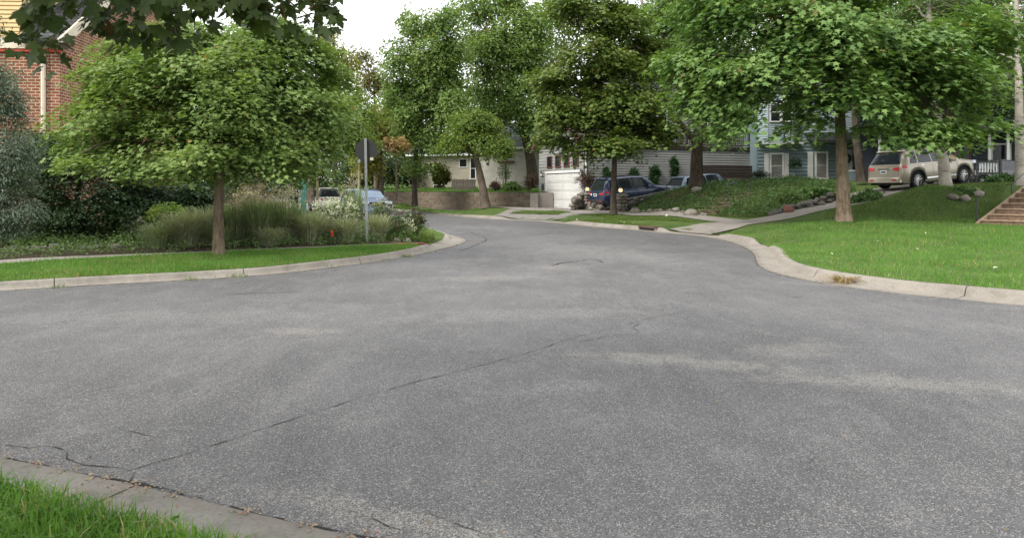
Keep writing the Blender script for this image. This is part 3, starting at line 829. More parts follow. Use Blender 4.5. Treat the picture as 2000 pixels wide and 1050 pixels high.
LM['fir'] = leaf_mat('spruce_needle', (.028,.05,.03), (.055,.085,.05), None, 0, .15, .4)
LM['thuja'] = leaf_mat('arborvitae_leaf', (.018,.055,.018), (.04,.095,.03), None, 0, .2, 2)
LM['thuja_y'] = leaf_mat('golden_arborvitae_leaf', (.055,.085,.018), (.15,.14,.03), (.2,.12,.03), .05, .2, 1)
LM['shrub'] = leaf_mat('shrub_leaf', (.06,.11,.03), (.12,.185,.055), None, 0, .3, 1.5)
LM['lime'] = leaf_mat('lime_leaf', (.13,.21,.045), (.23,.32,.08), (.34,.3,.13), .05, .35, 1.5)
LM['purple'] = leaf_mat('barberry_leaf', (.05,.032,.03), (.1,.07,.055), (.14,.04,.03), .1, .25, 1.5)
LM['hosta'] = leaf_mat('hosta_leaf', (.045,.1,.03), (.1,.17,.055), (.2,.24,.09), .05, .25, 2)
LM['silver'] = leaf_mat('silver_grass', (.24,.27,.16), (.4,.42,.29), (.28,.23,.14), .05, .35, 1.5)
LM['silver2'] = leaf_mat('green_plume_grass', (.15,.2,.1), (.28,.34,.19), (.26,.2,.12), .06, .35, 1.5)
LM['plume'] = leaf_mat('pale_plume', (.36,.33,.24), (.5,.45,.36), None, 0, .3, 2)
LM['pink'] = leaf_mat('pinkish_plume', (.27,.2,.16), (.38,.3,.24), None, 0, .3, 2)
LM['flower'] = leaf_mat('white_flower', (.5,.52,.38), (.68,.68,.55), None, 0, .2, 3)
LM['seed'] = leaf_mat('seed_head', (.03,.02,.014), (.09,.05,.03), (.16,.09,.04), .1, .1, 3)
LM['ivy'] = leaf_mat('ivy_leaf', (.045,.1,.028), (.105,.185,.055), (.12,.13,.05), .02, .2, .8)
LM['litter'] = leaf_mat('leaf_litter', (.13,.09,.055), (.3,.23,.15), (.22,.07,.05), .03, .1, 3)
LM['petal'] = leaf_mat('pale_leaf_litter', (.45,.44,.28), (.6,.58,.42), None, 0, .15, 3)
LM['clover'] = leaf_mat('clover_leaf', (.06,.15,.035), (.11,.22,.06), (.25,.17,.08), .03, .3, 3)
LM['canopy'] = leaf_mat('canopy_leaf', (.03,.062,.018), (.06,.1,.03), None, 0, .25, .4)

# --- trees
tree('maple_tree', 'young maple with brown trunk on the corner lawn left of the sign post', W(427,499,16.4),
     [W(427,499,16.4), W(427,420,16.4), W(429,330,16.4), W(432,230,16.4), W(440,130,16.4), W(446,60,16.4)], .118,
     [B(420,245,16.4,180,90,2.3), B(235,235,16.6,125,95,1.8), B(585,235,16.6,108,95,1.9), B(480,120,16.5,150,80,1.9), B(300,140,16.6,140,75,1.7), B(620,160,17.2,70,80,1.3), B(380,310,16.0,210,45,2.1), B(560,300,16.0,120,50,1.5), B(215,310,16.4,95,45,1.2), B(540,90,16.5,110,55,1.6), B(370,90,16.6,100,50,1.5), B(450,180,15.4,230,110,1.3), B(330,100,16.6,110,55,1.5), B(230,160,16.7,80,60,1.3), B(520,55,16.6,100,40,1.4), B(640,230,16.5,50,60,1)],
     LM['maple'], M['bark'], n_cl=900, n_per=62, r=.36, flat=.07, size=.095, shape='maple', seed=11, limbs=12, lobes=11, tilt=(.38,.22), jit=.3, fork=.38, hang=.85, droop=.45)
tree('maple_tree', 'large maple with thick furrowed trunk between the right lawn and the climbing driveway', W(1648,432,26),
     [W(1648,432,26), W(1646,350,26), W(1642,260,26), W(1640,150,26), W(1641,40,26), W(1645,-80,26)], .225,
     [B(1640,90,26,190,110,3.6), B(1450,150,26,140,80,2.6), B(1830,170,26,130,80,2.6), B(1640,-70,26,220,110,3.6), B(1790,243,25,150,36,1.7), B(1420,232,25.5,70,36,1.5), B(1350,110,27,80,70,2), B(1900,80,27,110,90,2.4), B(1640,190,24.5,150,55,1.6), B(1420,10,26.5,130,70,2.5), B(1560,60,25.5,120,80,2.2), B(1740,110,25.3,120,80,2.2), B(1360,190,26,60,60,1.8), B(1575,245,25.6,45,28,1.2), B(1870,245,25.4,85,32,1.5)],
     LM['maple_r'], M['bark'], n_cl=860, n_per=44, r=.6, flat=.1, size=.195, shape='maple', seed=12, limbs=16, lobes=11, tilt=(.42,.22), jit=.3, fork=.45, hang=.9, droop=.5, flare=1.4)
tree('maple_tree', 'olive green maple standing in the kerb strip before the garage house', W(1198,418,35),
     [W(1198,418,35), W(1198,370,35), W(1200,325,35), W(1202,260,35), W(1195,160,35), W(1185,60,35)], .145,
     [B(1180,215,35,125,80,2.9), B(1160,120,35,95,75,2.5), B(1255,225,35,75,70,2.2), B(1105,215,35,70,70,2), B(1190,45,35,85,65,2.2), B(1200,285,34.5,115,35,2), B(1085,240,34.8,60,45,1.8), B(1085,160,35,55,60,1.8), B(1300,260,34.8,40,40,1.5), B(1250,120,35,70,70,2), B(1150,20,35,90,50,2), B(1290,262,35,55,24,1.4), B(1085,280,35,50,22,1.3)],
     LM['maple_g'], M['bark_dark'], n_cl=620, n_per=46, r=.5, flat=.1, size=.17, shape='maple', seed=13, limbs=12, lobes=10, tilt=(.3,.25), jit=.32, fork=.4)
tree('shade_tree', 'thick dark forked tree on top of the planted slope', W(1360,366,37),
     [W(1360,366,37), W(1360,320,37), W(1362,275,37), W(1368,240,37), W(1385,190,37), W(1395,90,37)], .32,
     [B(1385,150,37.5,100,80,3), B(1310,110,38,85,80,2.8), B(1440,200,36.5,55,55,2), B(1360,30,38,120,80,3), B(1405,262,35.8,45,28,1.2), B(1300,50,37.5,80,70,2.5), B(1460,100,37,70,80,2.5)],
     LM['bank'], M['bark_dark'], n_cl=560, n_per=32, r=.55, flat=.12, size=.19, shape='oval', seed=14, limbs=12, lobes=7, fork=.42, flare=1.3, twig=.03,
     boughs=(([W(1361,285,37), W(1345,258,37), W(1318,232,37), W(1295,190,37.4), W(1285,120,37.8)], .17, .06), ([W(1364,280,37), W(1392,256,36.8), W(1405,215,36.7), W(1412,160,36.6), W(1418,90,36.6)], .18, .06), ([W(1361,262,37), W(1352,220,37.3), W(1345,150,37.6), W(1340,80,38)], .14, .05)))
tree('ash_tree', 'slim dark stemmed ash tree beside the far kerb', W(810,403,52),
     [W(810,403,52), W(809,350,52), W(811,310,52), W(818,250,52), W(835,150,52), W(850,60,52)], .2,
     [B(828,170,52,75,95,3.4), B(795,265,52,50,55,2.3), B(862,75,52,55,60,2.5), B(850,270,52,55,50,2.4), B(780,190,53,38,60,2), B(885,170,53,50,90,2.5), B(815,320,51,40,22,1.4), B(875,35,52,40,40,2), B(785,120,52,38,70,2.2), B(812,50,52,40,45,2), B(770,200,52,30,50,2), B(830,120,51,60,80,2.4), B(870,210,51,50,60,2.2), B(815,215,51.5,55,60,2.4), B(880,120,52,45,70,2)],
     LM['ash'], M['bark_dark'], n_cl=760, n_per=34, r=.62, flat=.16, size=.24, shape='oval', seed=15, limbs=12, lobes=7, fork=.4)
tree('ash_tree', 'leaning tree with pale green crown before the block wall', W(947,405,46),
     [W(949,406,46), W(944,370,46), W(933,320,46), W(922,285,46), W(920,255,46), W(925,220,46)], .27,
     [B(925,258,46,62,38,2.2), B(890,280,46,38,30,1.6), B(970,285,45.5,40,28,1.5), B(935,240,46,45,26,1.8)],
     LM['light'], M['bark_far'], n_cl=300, n_per=30, r=.5, flat=.12, size=.2, shape='oval', seed=16, limbs=9, lobes=6, fork=.55, flare=1.25)
tree('shade_tree', 'tall round crowned tree behind the leaning tree', W(1040,362,58),
     [W(1040,362,58), W(1038,320,58), W(1030,280,58), W(1015,230,58), W(1000,150,58), W(985,40,58)], .42,
     [B(975,95,58,75,80,3.6), B(1000,190,58,75,70,3.4), B(940,170,59,50,80,3), B(1050,140,58,55,80,3), B(985,20,59,62,45,3), B(1050,245,57,50,35,2.2), B(960,230,57.5,60,55,2.6), B(1030,70,58,60,70,3), B(930,90,58.5,45,60,2.4), B(930,20,58,45,50,2.4)],
     LM['ash'], M['bark_dark'], n_cl=760, n_per=34, r=.7, flat=.18, size=.27, shape='oval', seed=17, limbs=13, lobes=8, fork=.35, twig=.03)
tree('birch_tree', 'pale barked birch in front of the tan car', W(1848,371,31.6),
     [W(1848,371,31.6), W(1843,320,31.6), W(1835,260,31.6), W(1826,180,31.6), W(1818,90,31.6), W(1812,-30,31.6)], .23,
     [B(1820,20,32.5,110,90,3), B(1760,90,33,70,60,2), B(1890,70,32.5,70,70,2.4)],
     LM['bank'], M['birch'], n_cl=260, n_per=30, r=.6, flat=.13, size=.17, shape='oval', seed=18, limbs=8, fork=.5, flare=1.25)
tree('birch_tree', 'tall birch with black scars at the right edge above the steps', W(1994,362,29.5),
     [W(1994,362,29.5), W(1992,280,29.5), W(1991,200,29.5), W(1988,120,29.5), W(1985,20,29.5), W(1980,-80,29.5)], .19,
     [B(1985,0,30.5,90,90,2.6), B(1930,90,31,70,70,2), B(2060,80,30.5,90,100,2.5), B(1945,165,30.8,50,60,1.8), B(2040,190,30,50,60,1.6)],
     LM['bank'], M['birch'], n_cl=280, n_per=28, r=.55, flat=.13, size=.16, shape='oval', seed=19, limbs=8, fork=.55, flare=1.2)
tree('shade_tree', 'dark trunked tree right behind the pale birch', W(1866,366,34.8),
     [W(1864,366,34.8), W(1862,310,34.8), W(1860,240,34.8), W(1862,150,34.8), W(1866,20,34.8)], .3,
     [B(1870,60,36,130,90,3), B(1950,130,37,90,60,2.6), B(1790,150,36.5,80,60,2.4), B(1930,205,36,100,45,2.2), B(1790,225,37,70,35,2)],
     LM['canopy'], M['bark_dark'], n_cl=300, n_per=30, r=.7, flat=.15, size=.22, shape='oval', seed=20, limbs=8, fork=.55)
tree('shade_tree', 'thin leaning dark tree between the log sided house and the tan car', W(1681,352,37),
     [W(1683,356,37), W(1679,320,37), W(1672,280,37), W(1668,200,37), W(1675,80,37)], .22,
     [B(1690,120,38.5,120,90,3), B(1600,90,39,90,70,2.5)],
     LM['canopy'], M['bark_dark'], n_cl=260, n_per=30, r=.7, flat=.15, size=.22, shape='oval', seed=21, limbs=8, fork=.6)
# trees beyond
GT = 'trees beyond the houses'
tree('shade_tree', 'tall sparse yellow green tree above the garage roof', W(1262,300,62),
     [W(1262,340,62), W(1262,200,62), W(1258,80,62), W(1250,-60,62)], .3,
     [B(1120,40,64,80,70,4), B(1240,30,63,80,70,4), B(1330,60,62,60,60,3), B(1180,-40,63,90,60,4), B(1080,110,64,40,60,3), B(1060,30,63,50,50,3), B(1290,130,63,60,50,3)],
     LM['light'], M['birch'], n_cl=330, n_per=26, r=.85, flat=.25, size=.3, shape='oval', seed=22, limbs=12, group=GT)
tree('shade_tree', 'yellow topped thin tree behind the corner maple', W(655,390,56),
     [W(655,390,56), W(653,300,56), W(655,180,56), W(652,70,56)], .2, 
     [B(655,120,56,36,55,2), B(640,80,56,28,40,1.8), B(640,215,56,60,60,2.5), B(668,170,56,35,50,2)],
     LM['yellow'], M['bark_far'], n_cl=200, n_per=22, r=.7, flat=.2, size=.26, shape='oval', seed=23, limbs=10, group=GT)
tree('shade_tree', 'thin crowned olive tree in the sky gap left of the ash', W(730,390,66),
     [W(735,390,66), W(733,300,66), W(732,200,66), W(728,140,66)], .2,
     [B(725,160,66,34,42,2), B(700,120,66,26,32,1.6), B(748,165,66,26,32,1.6)],
     LM['olive'], M['bark_far'], n_cl=120, n_per=20, r=.7, flat=.25, size=.26, shape='oval', seed=24, limbs=12, group=GT)
tree('shade_tree', 'yellow green tree with brown trunk behind the parked white car', W(607,396,45),
     [W(607,396,45), W(607,340,45), W(609,280,45), W(618,210,45)], .2,
     [B(620,250,46,90,55,2.8), B(690,270,46,55,45,2.2), B(560,270,46,70,50,2.4), B(700,215,48,45,45,2)],
     LM['light'], M['bark_far'], n_cl=340, n_per=26, r=.6, flat=.18, size=.22, shape='oval', seed=25, limbs=10, group=GT)
tree('shade_tree', 'golden green tree between the sign and the ash', W(745,392,62),
     [W(745,392,62), W(745,330,62), W(742,240,62)], .2,
     [B(735,255,62,42,50,2.5), B(765,215,63,28,30,1.8), B(720,310,61,35,40,2), B(765,250,61,25,40,2)],
     LM['yellow'], M['bark_far'], n_cl=280, n_per=24, r=.7, flat=.2, size=.26, shape='oval', seed=26, limbs=8, group=GT)
tree('maple_tree', 'small maple with orange leaves just right of the sign', W(775,392,48),
     [W(775,392,48), W(774,340,48), W(772,285,48)], .09,
     [B(768,280,48,26,13,1), B(785,284,48,17,9,.8)],
     LM['orange'], M['bark_far'], n_cl=45, n_per=20, r=.4, flat=.1, size=.17, shape='maple', seed=27, limbs=5)
tree('shade_tree', 'dense dark tree at the end of the street', W(740,392,72),
     [W(740,392,72), W(740,340,72), W(740,280,72)], .3,
     [B(745,330,72,60,45,3.5), B(690,345,73,50,40,3), B(790,340,72,40,40,3)],
     LM['far'], M['bark_dark'], n_cl=300, n_per=24, r=.85, flat=.25, size=.3, shape='oval', seed=28, limbs=8, group=GT)
tree('spruce_tree', 'blue green spruce by the small grey house', W(585,394,58),
     [W(578,396,58), W(578,350,58), W(578,290,58)], .15,
     [B(578,370,58,26,26,1.2), B(578,335,58,20,26,1), B(578,300,58,12,25,.7)],
     LM['fir'], M['bark_dark'], n_cl=150, n_per=24, r=.45, flat=.1, size=.2, shape='narrow', seed=29, limbs=5, group=GT)
tree('shade_tree', 'broad dark tree behind the brick house corner', W(470,392,48),
     [W(470,396,48), W(470,340,48), W(470,260,48)], .3,
     [B(470,310,48,90,60,3), B(400,330,46,70,55,2.8), B(540,330,50,60,50,2.6), B(430,240,50,120,60,3), B(420,375,47,90,30,2.5), B(520,372,52,60,28,2.5), B(620,340,54,50,50,2.4), B(490,345,45,75,32,2.5), B(450,350,43,50,28,2), B(560,352,47,40,25,2)],
     LM['far'], M['bark_dark'], n_cl=360, n_per=26, r=.75, flat=.2, size=.26, shape='oval', seed=30, limbs=8, group=GT)
tree('shade_tree', 'great dark tree rising behind the porch house', W(1900,300,52),
     [W(1900,340,52), W(1900,200,52), W(1890,60,52), W(1880,-80,52)], .4,
     [B(1900,60,52,160,110,5), B(1760,20,53,130,100,5), B(2030,120,52,110,110,5), B(1880,-60,53,200,90,5)],
     LM['canopy'], M['bark_dark'], n_cl=480, n_per=26, r=1.0, flat=.3, size=.34, shape='oval', seed=31, limbs=10, group=GT)
tree('shade_tree', 'tall green tree rising behind the log sided house', W(1540,300,56),
     [W(1540,330,56), W(1545,200,56), W(1540,60,56), W(1540,-60,56)], .35,
     [B(1540,40,56,130,100,5), B(1430,20,57,90,90,4), B(1640,30,56,100,110,5), B(1530,-60,57,180,80,5)],
     LM['far'], M['bark_dark'], n_cl=420, n_per=26, r=1.0, flat=.3, size=.34, shape='oval', seed=32, limbs=10, group=GT)
# left shrubs and trees
tree('dogwood_tree', 'dark layered shrub tree in front of the brick house', W(155,478,20.5),
     [W(155,478,20.5), W(158,440,20.5), W(150,390,20.5), W(160,330,20.5), W(170,270,20.5)], .09,
     [B(120,330,20.5,110,75,1.7), B(230,350,20.5,100,60,1.6), B(60,400,20.5,80,55,1.4), B(180,410,20,110,38,1.3), B(90,275,21,65,45,1.2), B(40,330,20.5,60,60,1.2), B(260,410,20.8,70,40,1.2), B(110,430,20.4,90,35,1.3)],
     LM['dark'], M['bark_dark'], n_cl=620, n_per=34, r=.34, flat=.05, size=.1, shape='oval', seed=33, limbs=10, tilt=(.2,.2), jit=.35, fork=.25)
tree('willow_tree', 'soft blue grey foliage at the left edge before the brick wall', W(-10,500,17.5),
     [W(-25,500,17.5), W(-22,400,17.5), W(-10,250,17.5), W(-5,130,17.5)], .08,
     [B(5,360,17.5,60,85,.9), B(10,230,17.8,42,60,.7), B(-10,150,18,42,55,.7), B(-20,430,17.5,70,50,.9), B(-40,60,18,40,50,.6), B(25,300,17.4,50,50,.7), B(20,190,17.9,50,40,.6), B(35,420,17.4,50,45,.8)],
     LM['bluegrey'], M['bark_dark'], n_cl=430, n_per=34, r=.24, flat=.07, size=.09, shape='narrow', seed=34, limbs=9, fork=.2, hang=.8)
tree('viburnum_shrub', 'broad leaved shrub under the corner maple before the low brick wall', W(320,470,22),
     [W(320,478,22), W(318,440,22), W(322,390,22), W(330,350,22)], .05,
     [B(320,385,22,80,45,1.2), B(270,400,22,60,40,1.1), B(385,375,22.5,50,32,1)],
     LM['dark'], M['bark_dark'], n_cl=330, n_per=30, r=.28, flat=.06, size=.12, shape='oval', seed=35, limbs=8, cat='shrub', fork=.2)
tree('laurel_shrub', 'dark shrub mass in deep shade at the far left', W(40,490,21),
     [W(40,490,21), W(42,460,21), W(40,430,21)], .05,
     [B(40,455,21.3,90,40,1.1), B(150,455,22,80,35,1)],
     LM['dark'], M['bark_dark'], n_cl=260, n_per=30, r=.26, flat=.06, size=.1, shape='oval', seed=36, limbs=6, cat='shrub', fork=.2)

# overhanging branch of the tree beside the camera
def near_tree():
    rng = np.random.default_rng(40)
    base = np.array((-4.1, 1.2, .12))
    root = thing('maple_tree', 'maple by the near kerb whose dark leaves hang into the top left', 'tree', tuple(base))
    T = Tubes()
    tl = smooth_line3([base, base+(.05,.05,1.4), base+(.15,.2,2.8), base+(.2,.3,4.5), base+(.3,.4,6.5)], 20)
    T.add(tl, .2*(1-.6*np.linspace(0,1,20))*(1+.5*np.exp(-np.linspace(0,6.4,20)/.4)), 12)
    # twigs that come into view
    tw = []
    def px(a, b, Y): return W(a, b, Y)
    starts = tl[9]
    main = [np.array(starts), px(-260,-160,2.6), px(40,-60,3.6), px(220,-25,4.0), px(420,-30,4.2), px(640,-40,4.4)]
    ml = smooth_line3(main, 26); T.add(ml, np.linspace(.042,.007,26), 7)
    twigs = [[(60,-60),(80,20),(75,60),(60,90)], [(150,-40),(140,10),(110,50),(95,95)], [(170,-30),(190,20),(230,45),(290,60)], [(230,-30),(215,10),(205,40)],
             [(300,-30),(320,15),(340,45),(345,70)], [(380,-30),(390,5),(400,25)], [(450,-40),(470,0),(520,10)], [(540,-40),(560,5),(600,25),(622,50)], [(600,-40),(630,-5),(655,15)],
             [(120,-40),(50,0),(90,40)], [(260,-30),(270,20),(255,50)], [(490,-40),(500,0),(497,20)]]
    LV = []
    sh = np.array([(0,0),(.10,-.03),(.30,-.12),(.33,-.02),(.44,.03),(.34,.10),(.27,.2),(.42,.22),(.50,.33),(.62,.38),(.53,.47),(.53,.58),(.38,.5),(.2,.46),(.24,.62),(.17,.72),(.1,.86),(0,1.02)])
    full = np.vstack((sh, (sh*np.array((-1,1)))[-2:0:-1])); z3 = -np.abs(full[:,0])*.22 + .03*np.sin(full[:,1]*5)
    full = np.column_stack((full, z3))
    def leaf(p, ln, ld, s):
        ln = ln/np.linalg.norm(ln); ld = ld-ln*np.dot(ld, ln); ld /= np.linalg.norm(ld); sd = np.cross(ld, ln)
        asp = rng.uniform(.8, 1.1)
        LV.append(p + s*(sd[None]*full[:,0:1]*asp + ld[None]*full[:,1:2] + ln[None]*full[:,2:3]))
    for tpx in twigs:
        dY = rng.uniform(3.7, 4.5)
        P = smooth_line3([px(a, b, dY+.06*i) for i, (a, b) in enumerate(tpx)], 9)
        T.add(P, np.linspace(.007, .0025, 9), 5)
        for i, q in enumerate(P):
            if q[2] < Z(-30, q[1]): pass
            for _ in range(3 if i < 8 else 5):
                o = rng.normal(0, .05, 3); e = q + o + np.array((0,0,-.03))
                T.add(np.array([q, (q+e)/2+(0,0,.01), e]), .0016, 3)
                ln = np.array((rng.normal(0,.55), -1*rng.choice([1,.4]), rng.normal(.35,.5))); ld = np.array((rng.normal(0,.55), rng.normal(0,.3), -1+rng.normal(0,.3)))
                leaf(e, ln, ld, rng.uniform(.06, .115))
    # crown above the frame
    def ok(p): return p[2] > CZ+(HY+90)/F*max(p[1],.1) or p[1] < .2
    cr = [((-3.6,1.6,5.6),(3.2,2.9,2.2)), ((-1.8,3.6,4.9),(2.0,1.9,1.3)), ((-3.4,4.2,4.6),(1.8,1.5,1.3)), ((-4.4,.4,4.6),(2.4,2.2,1.6))]
    ends = []
    for c, q in cr:
        for _ in range(70):
            d = rng.normal(0, 1, 3); d /= np.linalg.norm(d); p = np.array(c)+d*np.array(q)*rng.uniform(.3, 1)**.5
            p[2] = max(p[2], 3.0)
            if not ok(p): continue
            ends.append(p)
            k = np.argmin(np.linalg.norm(tl-p, axis=1)+.5*(tl[:,2] > p[2])); k = max(k, 8)
            if len(ends) % 3 == 0: T.add(bez(tl[k], (tl[k]+p)/2+(0,0,.3), p, 7), np.linspace(.045, .005, 7), 5)
            for _ in range(22):
                e = p + rng.normal(0, 1, 3)*np.array((.33,.33,.14))
                if not ok(e): continue
                leaf(e, np.array((rng.normal(0,.5), rng.normal(0,.5), 1)), np.array((rng.normal(), rng.normal(), -.6)), rng.uniform(.09,.15))
    for a, b, n in ((330,-8,18), (400,-6,18), (250,-22,8), (480,-6,15), (590,-15,12), (160,-25,7), (100,-20,5)):   # dense row along the main branch
        for _ in range(n):
            q = px(a+rng.normal(0,30), b+rng.normal(0,16), rng.uniform(3.8,4.5))
            leaf(q, np.array((rng.normal(0,.5), -1, rng.normal(.3,.4))), np.array((rng.normal(0,.5), rng.normal(0,.3), -1)), rng.uniform(.07,.115))
    V = np.concatenate(LV)-base; m = len(full); n = len(V)//m
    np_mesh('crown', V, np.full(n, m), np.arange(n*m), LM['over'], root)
    T.build('trunk', M['bark'], base, root)
near_tree()

# --- clumps, shrubs, hostas
def grass_clump(name, label, px, Y, h, r, n, mat, seed, group=None, cat='ornamental grass', plume=None, Hf=None, spread=1.15):
    rng = np.random.default_rng(seed); Hf = Hf or H_left
    b = np.array((X(px, Y), Y, 0)); b[2] = Hf([b[:2]])[0]; h = h*1.1
    root = thing(name, label, cat, tuple(b), 0, group)
    n = int(n*1.5); a = rng.uniform(0, 2*np.pi, n); rr = r*.5*np.sqrt(rng.uniform(0,1,n)); d = np.stack((np.cos(a), np.sin(a), 0*a), 1)
    hh = h*rng.uniform(.55, 1.12, n); ln = r*spread*rng.uniform(.15, 1.2, n)
    w = .0065*rng.uniform(.6, 1.5, n)
    s = np.stack((-np.sin(a+rng.normal(0,1,n)), np.cos(a+rng.normal(0,1,n)), 0*a), 1)
    rowsv = []
    for t, k, zt in ((0,.8,0),(.4,1,.5),(.75,.7,.86),(1,.1,.93)):
        c = d*(rr+ln*t*t)[:,None]; c[:,2] += hh*(zt-(.25*(ln/hh)*t**3 if t > .7 else 0))
        rowsv += [c-s*(w*k)[:,None], c+s*(w*k)[:,None]]
    V = np.stack(rowsv, 1).reshape(-1,3); bi = np.arange(n)*8
    I = np.stack([np.stack((bi+2*j, bi+2*j+1, bi+2*j+3, bi+2*j+2), 1) for j in range(3)], 1).reshape(-1,4)
    np_mesh('blades', V, np.full(len(I), 4), I, mat, root)
    if plume is not None:
        k = max(12, n//14); C = np.stack((rng.normal(0, r*.45, k), rng.normal(0, r*.45, k), h*rng.uniform(.8, 1.2, k)), 1)
        Vv, m = leaf_cloud(C, norm(C), 14, .07, .08, .06, 'narrow', rng, (-.9,.4), .6, 0, -.2); leaf_obj('plumes', Vv, m, (0,0,0), plume, root)
    return root

def shrub(name, label, c, q, mat, n_cl, n_per, r, size, seed, shape='oval', group=None, cat='shrub', Hf=None, flowers=None, fl_size=.05, stems=7, flat=.05, tilt=(.3,.35), lobes=6):
    """c: centre of the foliage mass, q: radii; stands on the ground below"""
    rng = np.random.default_rng(seed); c = np.asarray(c, float); q = np.asarray(q, float)
    zb = Hf([c[:2]])[0] if Hf else c[2]-q[2]
    base = np.array((c[0], c[1], zb)); root = thing(name, label, cat, tuple(base), 0, group)
    u = norm(rng.normal(0,1,(lobes,3))); lc = c+u*q*.5; lc = np.vstack((lc, c)); lr = np.vstack((np.tile(q*.5, (lobes,1)), q*.7))
    k = rng.integers(0, len(lc), n_cl); v = norm(rng.normal(0,1,(n_cl,3))+np.array((0,0,.2)))
    C = lc[k]+v*lr[k]*rng.uniform(0,1,(n_cl,1))**.4; C[:,2] = np.maximum(C[:,2], zb+.03)
    V, m = leaf_cloud(C, norm(C-c+v*.3), n_per, r, flat, size, shape, rng, tilt, .5, .2, .4); leaf_obj('foliage', V, m, base, mat, root)
    T = Tubes()
    for i in rng.integers(0, n_cl, stems): T.add(bez(base+rng.normal(0,.05,3)*(1,1,0), (base+C[i])/2+rng.normal(0,.05,3), C[i], 6), np.linspace(.018,.005,6), 5)
    T.build('stems', M['stem'], base, root)
    if flowers is not None:
        top = C[C[:,2] > c[2]-q[2]*.35]; top = top[rng.integers(0, len(top), len(top)*2)] + rng.normal(0, 1, (len(top)*2,3))*r*.6 + (0,0,r*.5)
        V, m = leaf_cloud(top, norm(top-c), 9, r*.35, .015, fl_size, 'round', rng, (.1,.3), .5, 0, 0); leaf_obj('flowers', V, m, base, flowers, root)
    return root

GG = 'ornamental grasses in the corner garden'
for i, (px, Y, h, r, n, mt, pl, lb) in enumerate([
    (362,18.2,.85,.55,700,'silver',None,'silvery arching grass clump left of the corner maple trunk'),
    (312,17.9,.6,.5,450,'silver2',None,'low green grass clump at the left end of the corner grasses'),
    (398,18.6,.95,.5,600,'silver',None,'silver grass clump rising directly behind the corner maple trunk'),
    (458,18.9,1.0,.5,600,'silver2','pink','green grass clump just right of the corner maple trunk'),
    (505,19.1,1.15,.55,700,'silver2','pink','tall grass clump with pinkish plumes at the middle of the corner garden'),
    (555,19.5,1.1,.55,700,'silver2','plume','dense green grass clump between the pinkish plumes and the white flowers'),
    (605,19.6,.85,.55,650,'silver',None,'pale grass clump below the white flowering shrub on its left side'),
    (672,20.0,.7,.45,450,'silver',None,'short pale grass clump between the orange flag and the sign post'),
    (740,20.9,.75,.35,350,'silver',None,'straw coloured grass clump touching the sign post on its right'),
    (690,22.4,1.45,.35,260,'silver2','plume','thin tall grass with pale plumes behind the sign post'),
    (528,18.75,.5,.45,420,'silver',None,'low pale grass tuft at the lawn edge below the tall pinkish grass'),
    (430,18.35,.5,.4,380,'silver2',None,'low green grass tuft touching the corner maple trunk on its right'),
    (640,19.85,.5,.4,350,'silver2',None,'low green grass tuft at the foot of the orange flag')]):
    grass_clump('ornamental_grass', lb, px, Y, h, r, n, LM[mt], 50+i, GG, plume=LM[pl] if pl else None)
def SH(px, py, Y, rpx, rpy, ry): return W(px, py, Y), (rpx/F*Y, ry, rpy/F*Y)
shrub('flowering_shrub', 'shrub covered in small white flowers behind the sign post', *SH(660,431,21,50,38,.6), LM['shrub'], 180, 22, .16, .06, 70, Hf=H_left, flowers=LM['flower'], fl_size=.045)
shrub('flowering_shrub', 'pale plume flowered bush behind the corner maple trunk', *SH(490,412,21.6,46,48,.6), LM['silver2'], 150, 20, .16, .07, 71, Hf=H_left, flowers=LM['plume'], fl_size=.05, shape='narrow')
shrub('flowering_shrub', 'pinkish seed plume bush above the middle of the corner garden', *SH(535,404,21.6,42,34,.5), LM['pink'], 130, 20, .16, .06, 72, Hf=H_left, shape='narrow')
shrub('coneflower_plant', 'brown dying perennial with dark seed heads right of the sign post', *SH(775,440,21.3,34,40,.5), LM['shrub'], 110, 18, .13, .06, 73, Hf=H_left, flowers=LM['seed'], fl_size=.035)
shrub('coneflower_plant', 'perennial with black seed heads near the tip of the corner garden', *SH(806,436,22.3,32,38,.5), LM['shrub'], 110, 18, .13, .07, 74, Hf=H_left, flowers=LM['seed'], fl_size=.04)
shrub('garden_plant', 'low bright green plant at the tip of the corner garden', *SH(828,465,22.0,34,18,.6), LM['lime'], 110, 22, .12, .05, 75, Hf=H_left, cat='plant')
shrub('garden_plant', 'green leafy plant beside the two pale stones', *SH(778,468,21.2,28,13,.4), LM['shrub'], 70, 20, .1, .06, 76, Hf=H_left, cat='plant')
shrub('garden_plant', 'yellow green leafy plant left of the silver grasses', *SH(335,424,20.0,56,26,.6), LM['lime'], 170, 20, .14, .08, 77, Hf=H_left, cat='plant')
shrub('garden_plant', 'tall large leaved plant in the left part of the corner garden', *SH(222,440,20.5,18,30,.35), LM['shrub'], 34, 14, .16, .16, 78, Hf=H_left, cat='plant')
shrub('garden_plant', 'pale leaved shrub with cream flower heads left of the yellow green plant', *SH(265,450,20.2,40,24,.5), LM['shrub'], 80, 18, .15, .1, 79, Hf=H_left, cat='plant', flowers=LM['flower'], fl_size=.03)
shrub('garden_plant', 'dark strappy daylily at the sidewalk edge left of the silver grasses', *SH(310,478,18.6,34,16,.35), LM['dark'], 90, 20, .14, .14, 80, 'narrow', Hf=H_left, cat='plant')
shrub('garden_plant', 'strappy iris clump on the bare soil at the left', *SH(150,482,18.8,32,13,.35), LM['shrub'], 70, 18, .13, .16, 81, 'narrow', Hf=H_left, cat='plant')
shrub('garden_plant', 'grey green perennial low along the soil at the far left', *SH(60,487,18.6,60,12,.5), LM['dark'], 90, 18, .14, .08, 82, Hf=H_left, cat='plant')
shrub('garden_plant', 'bushy perennial behind the silver grasses on the left', *SH(420,425,21.8,55,28,.6), LM['shrub'], 120, 20, .16, .08, 83, Hf=H_left, cat='plant')
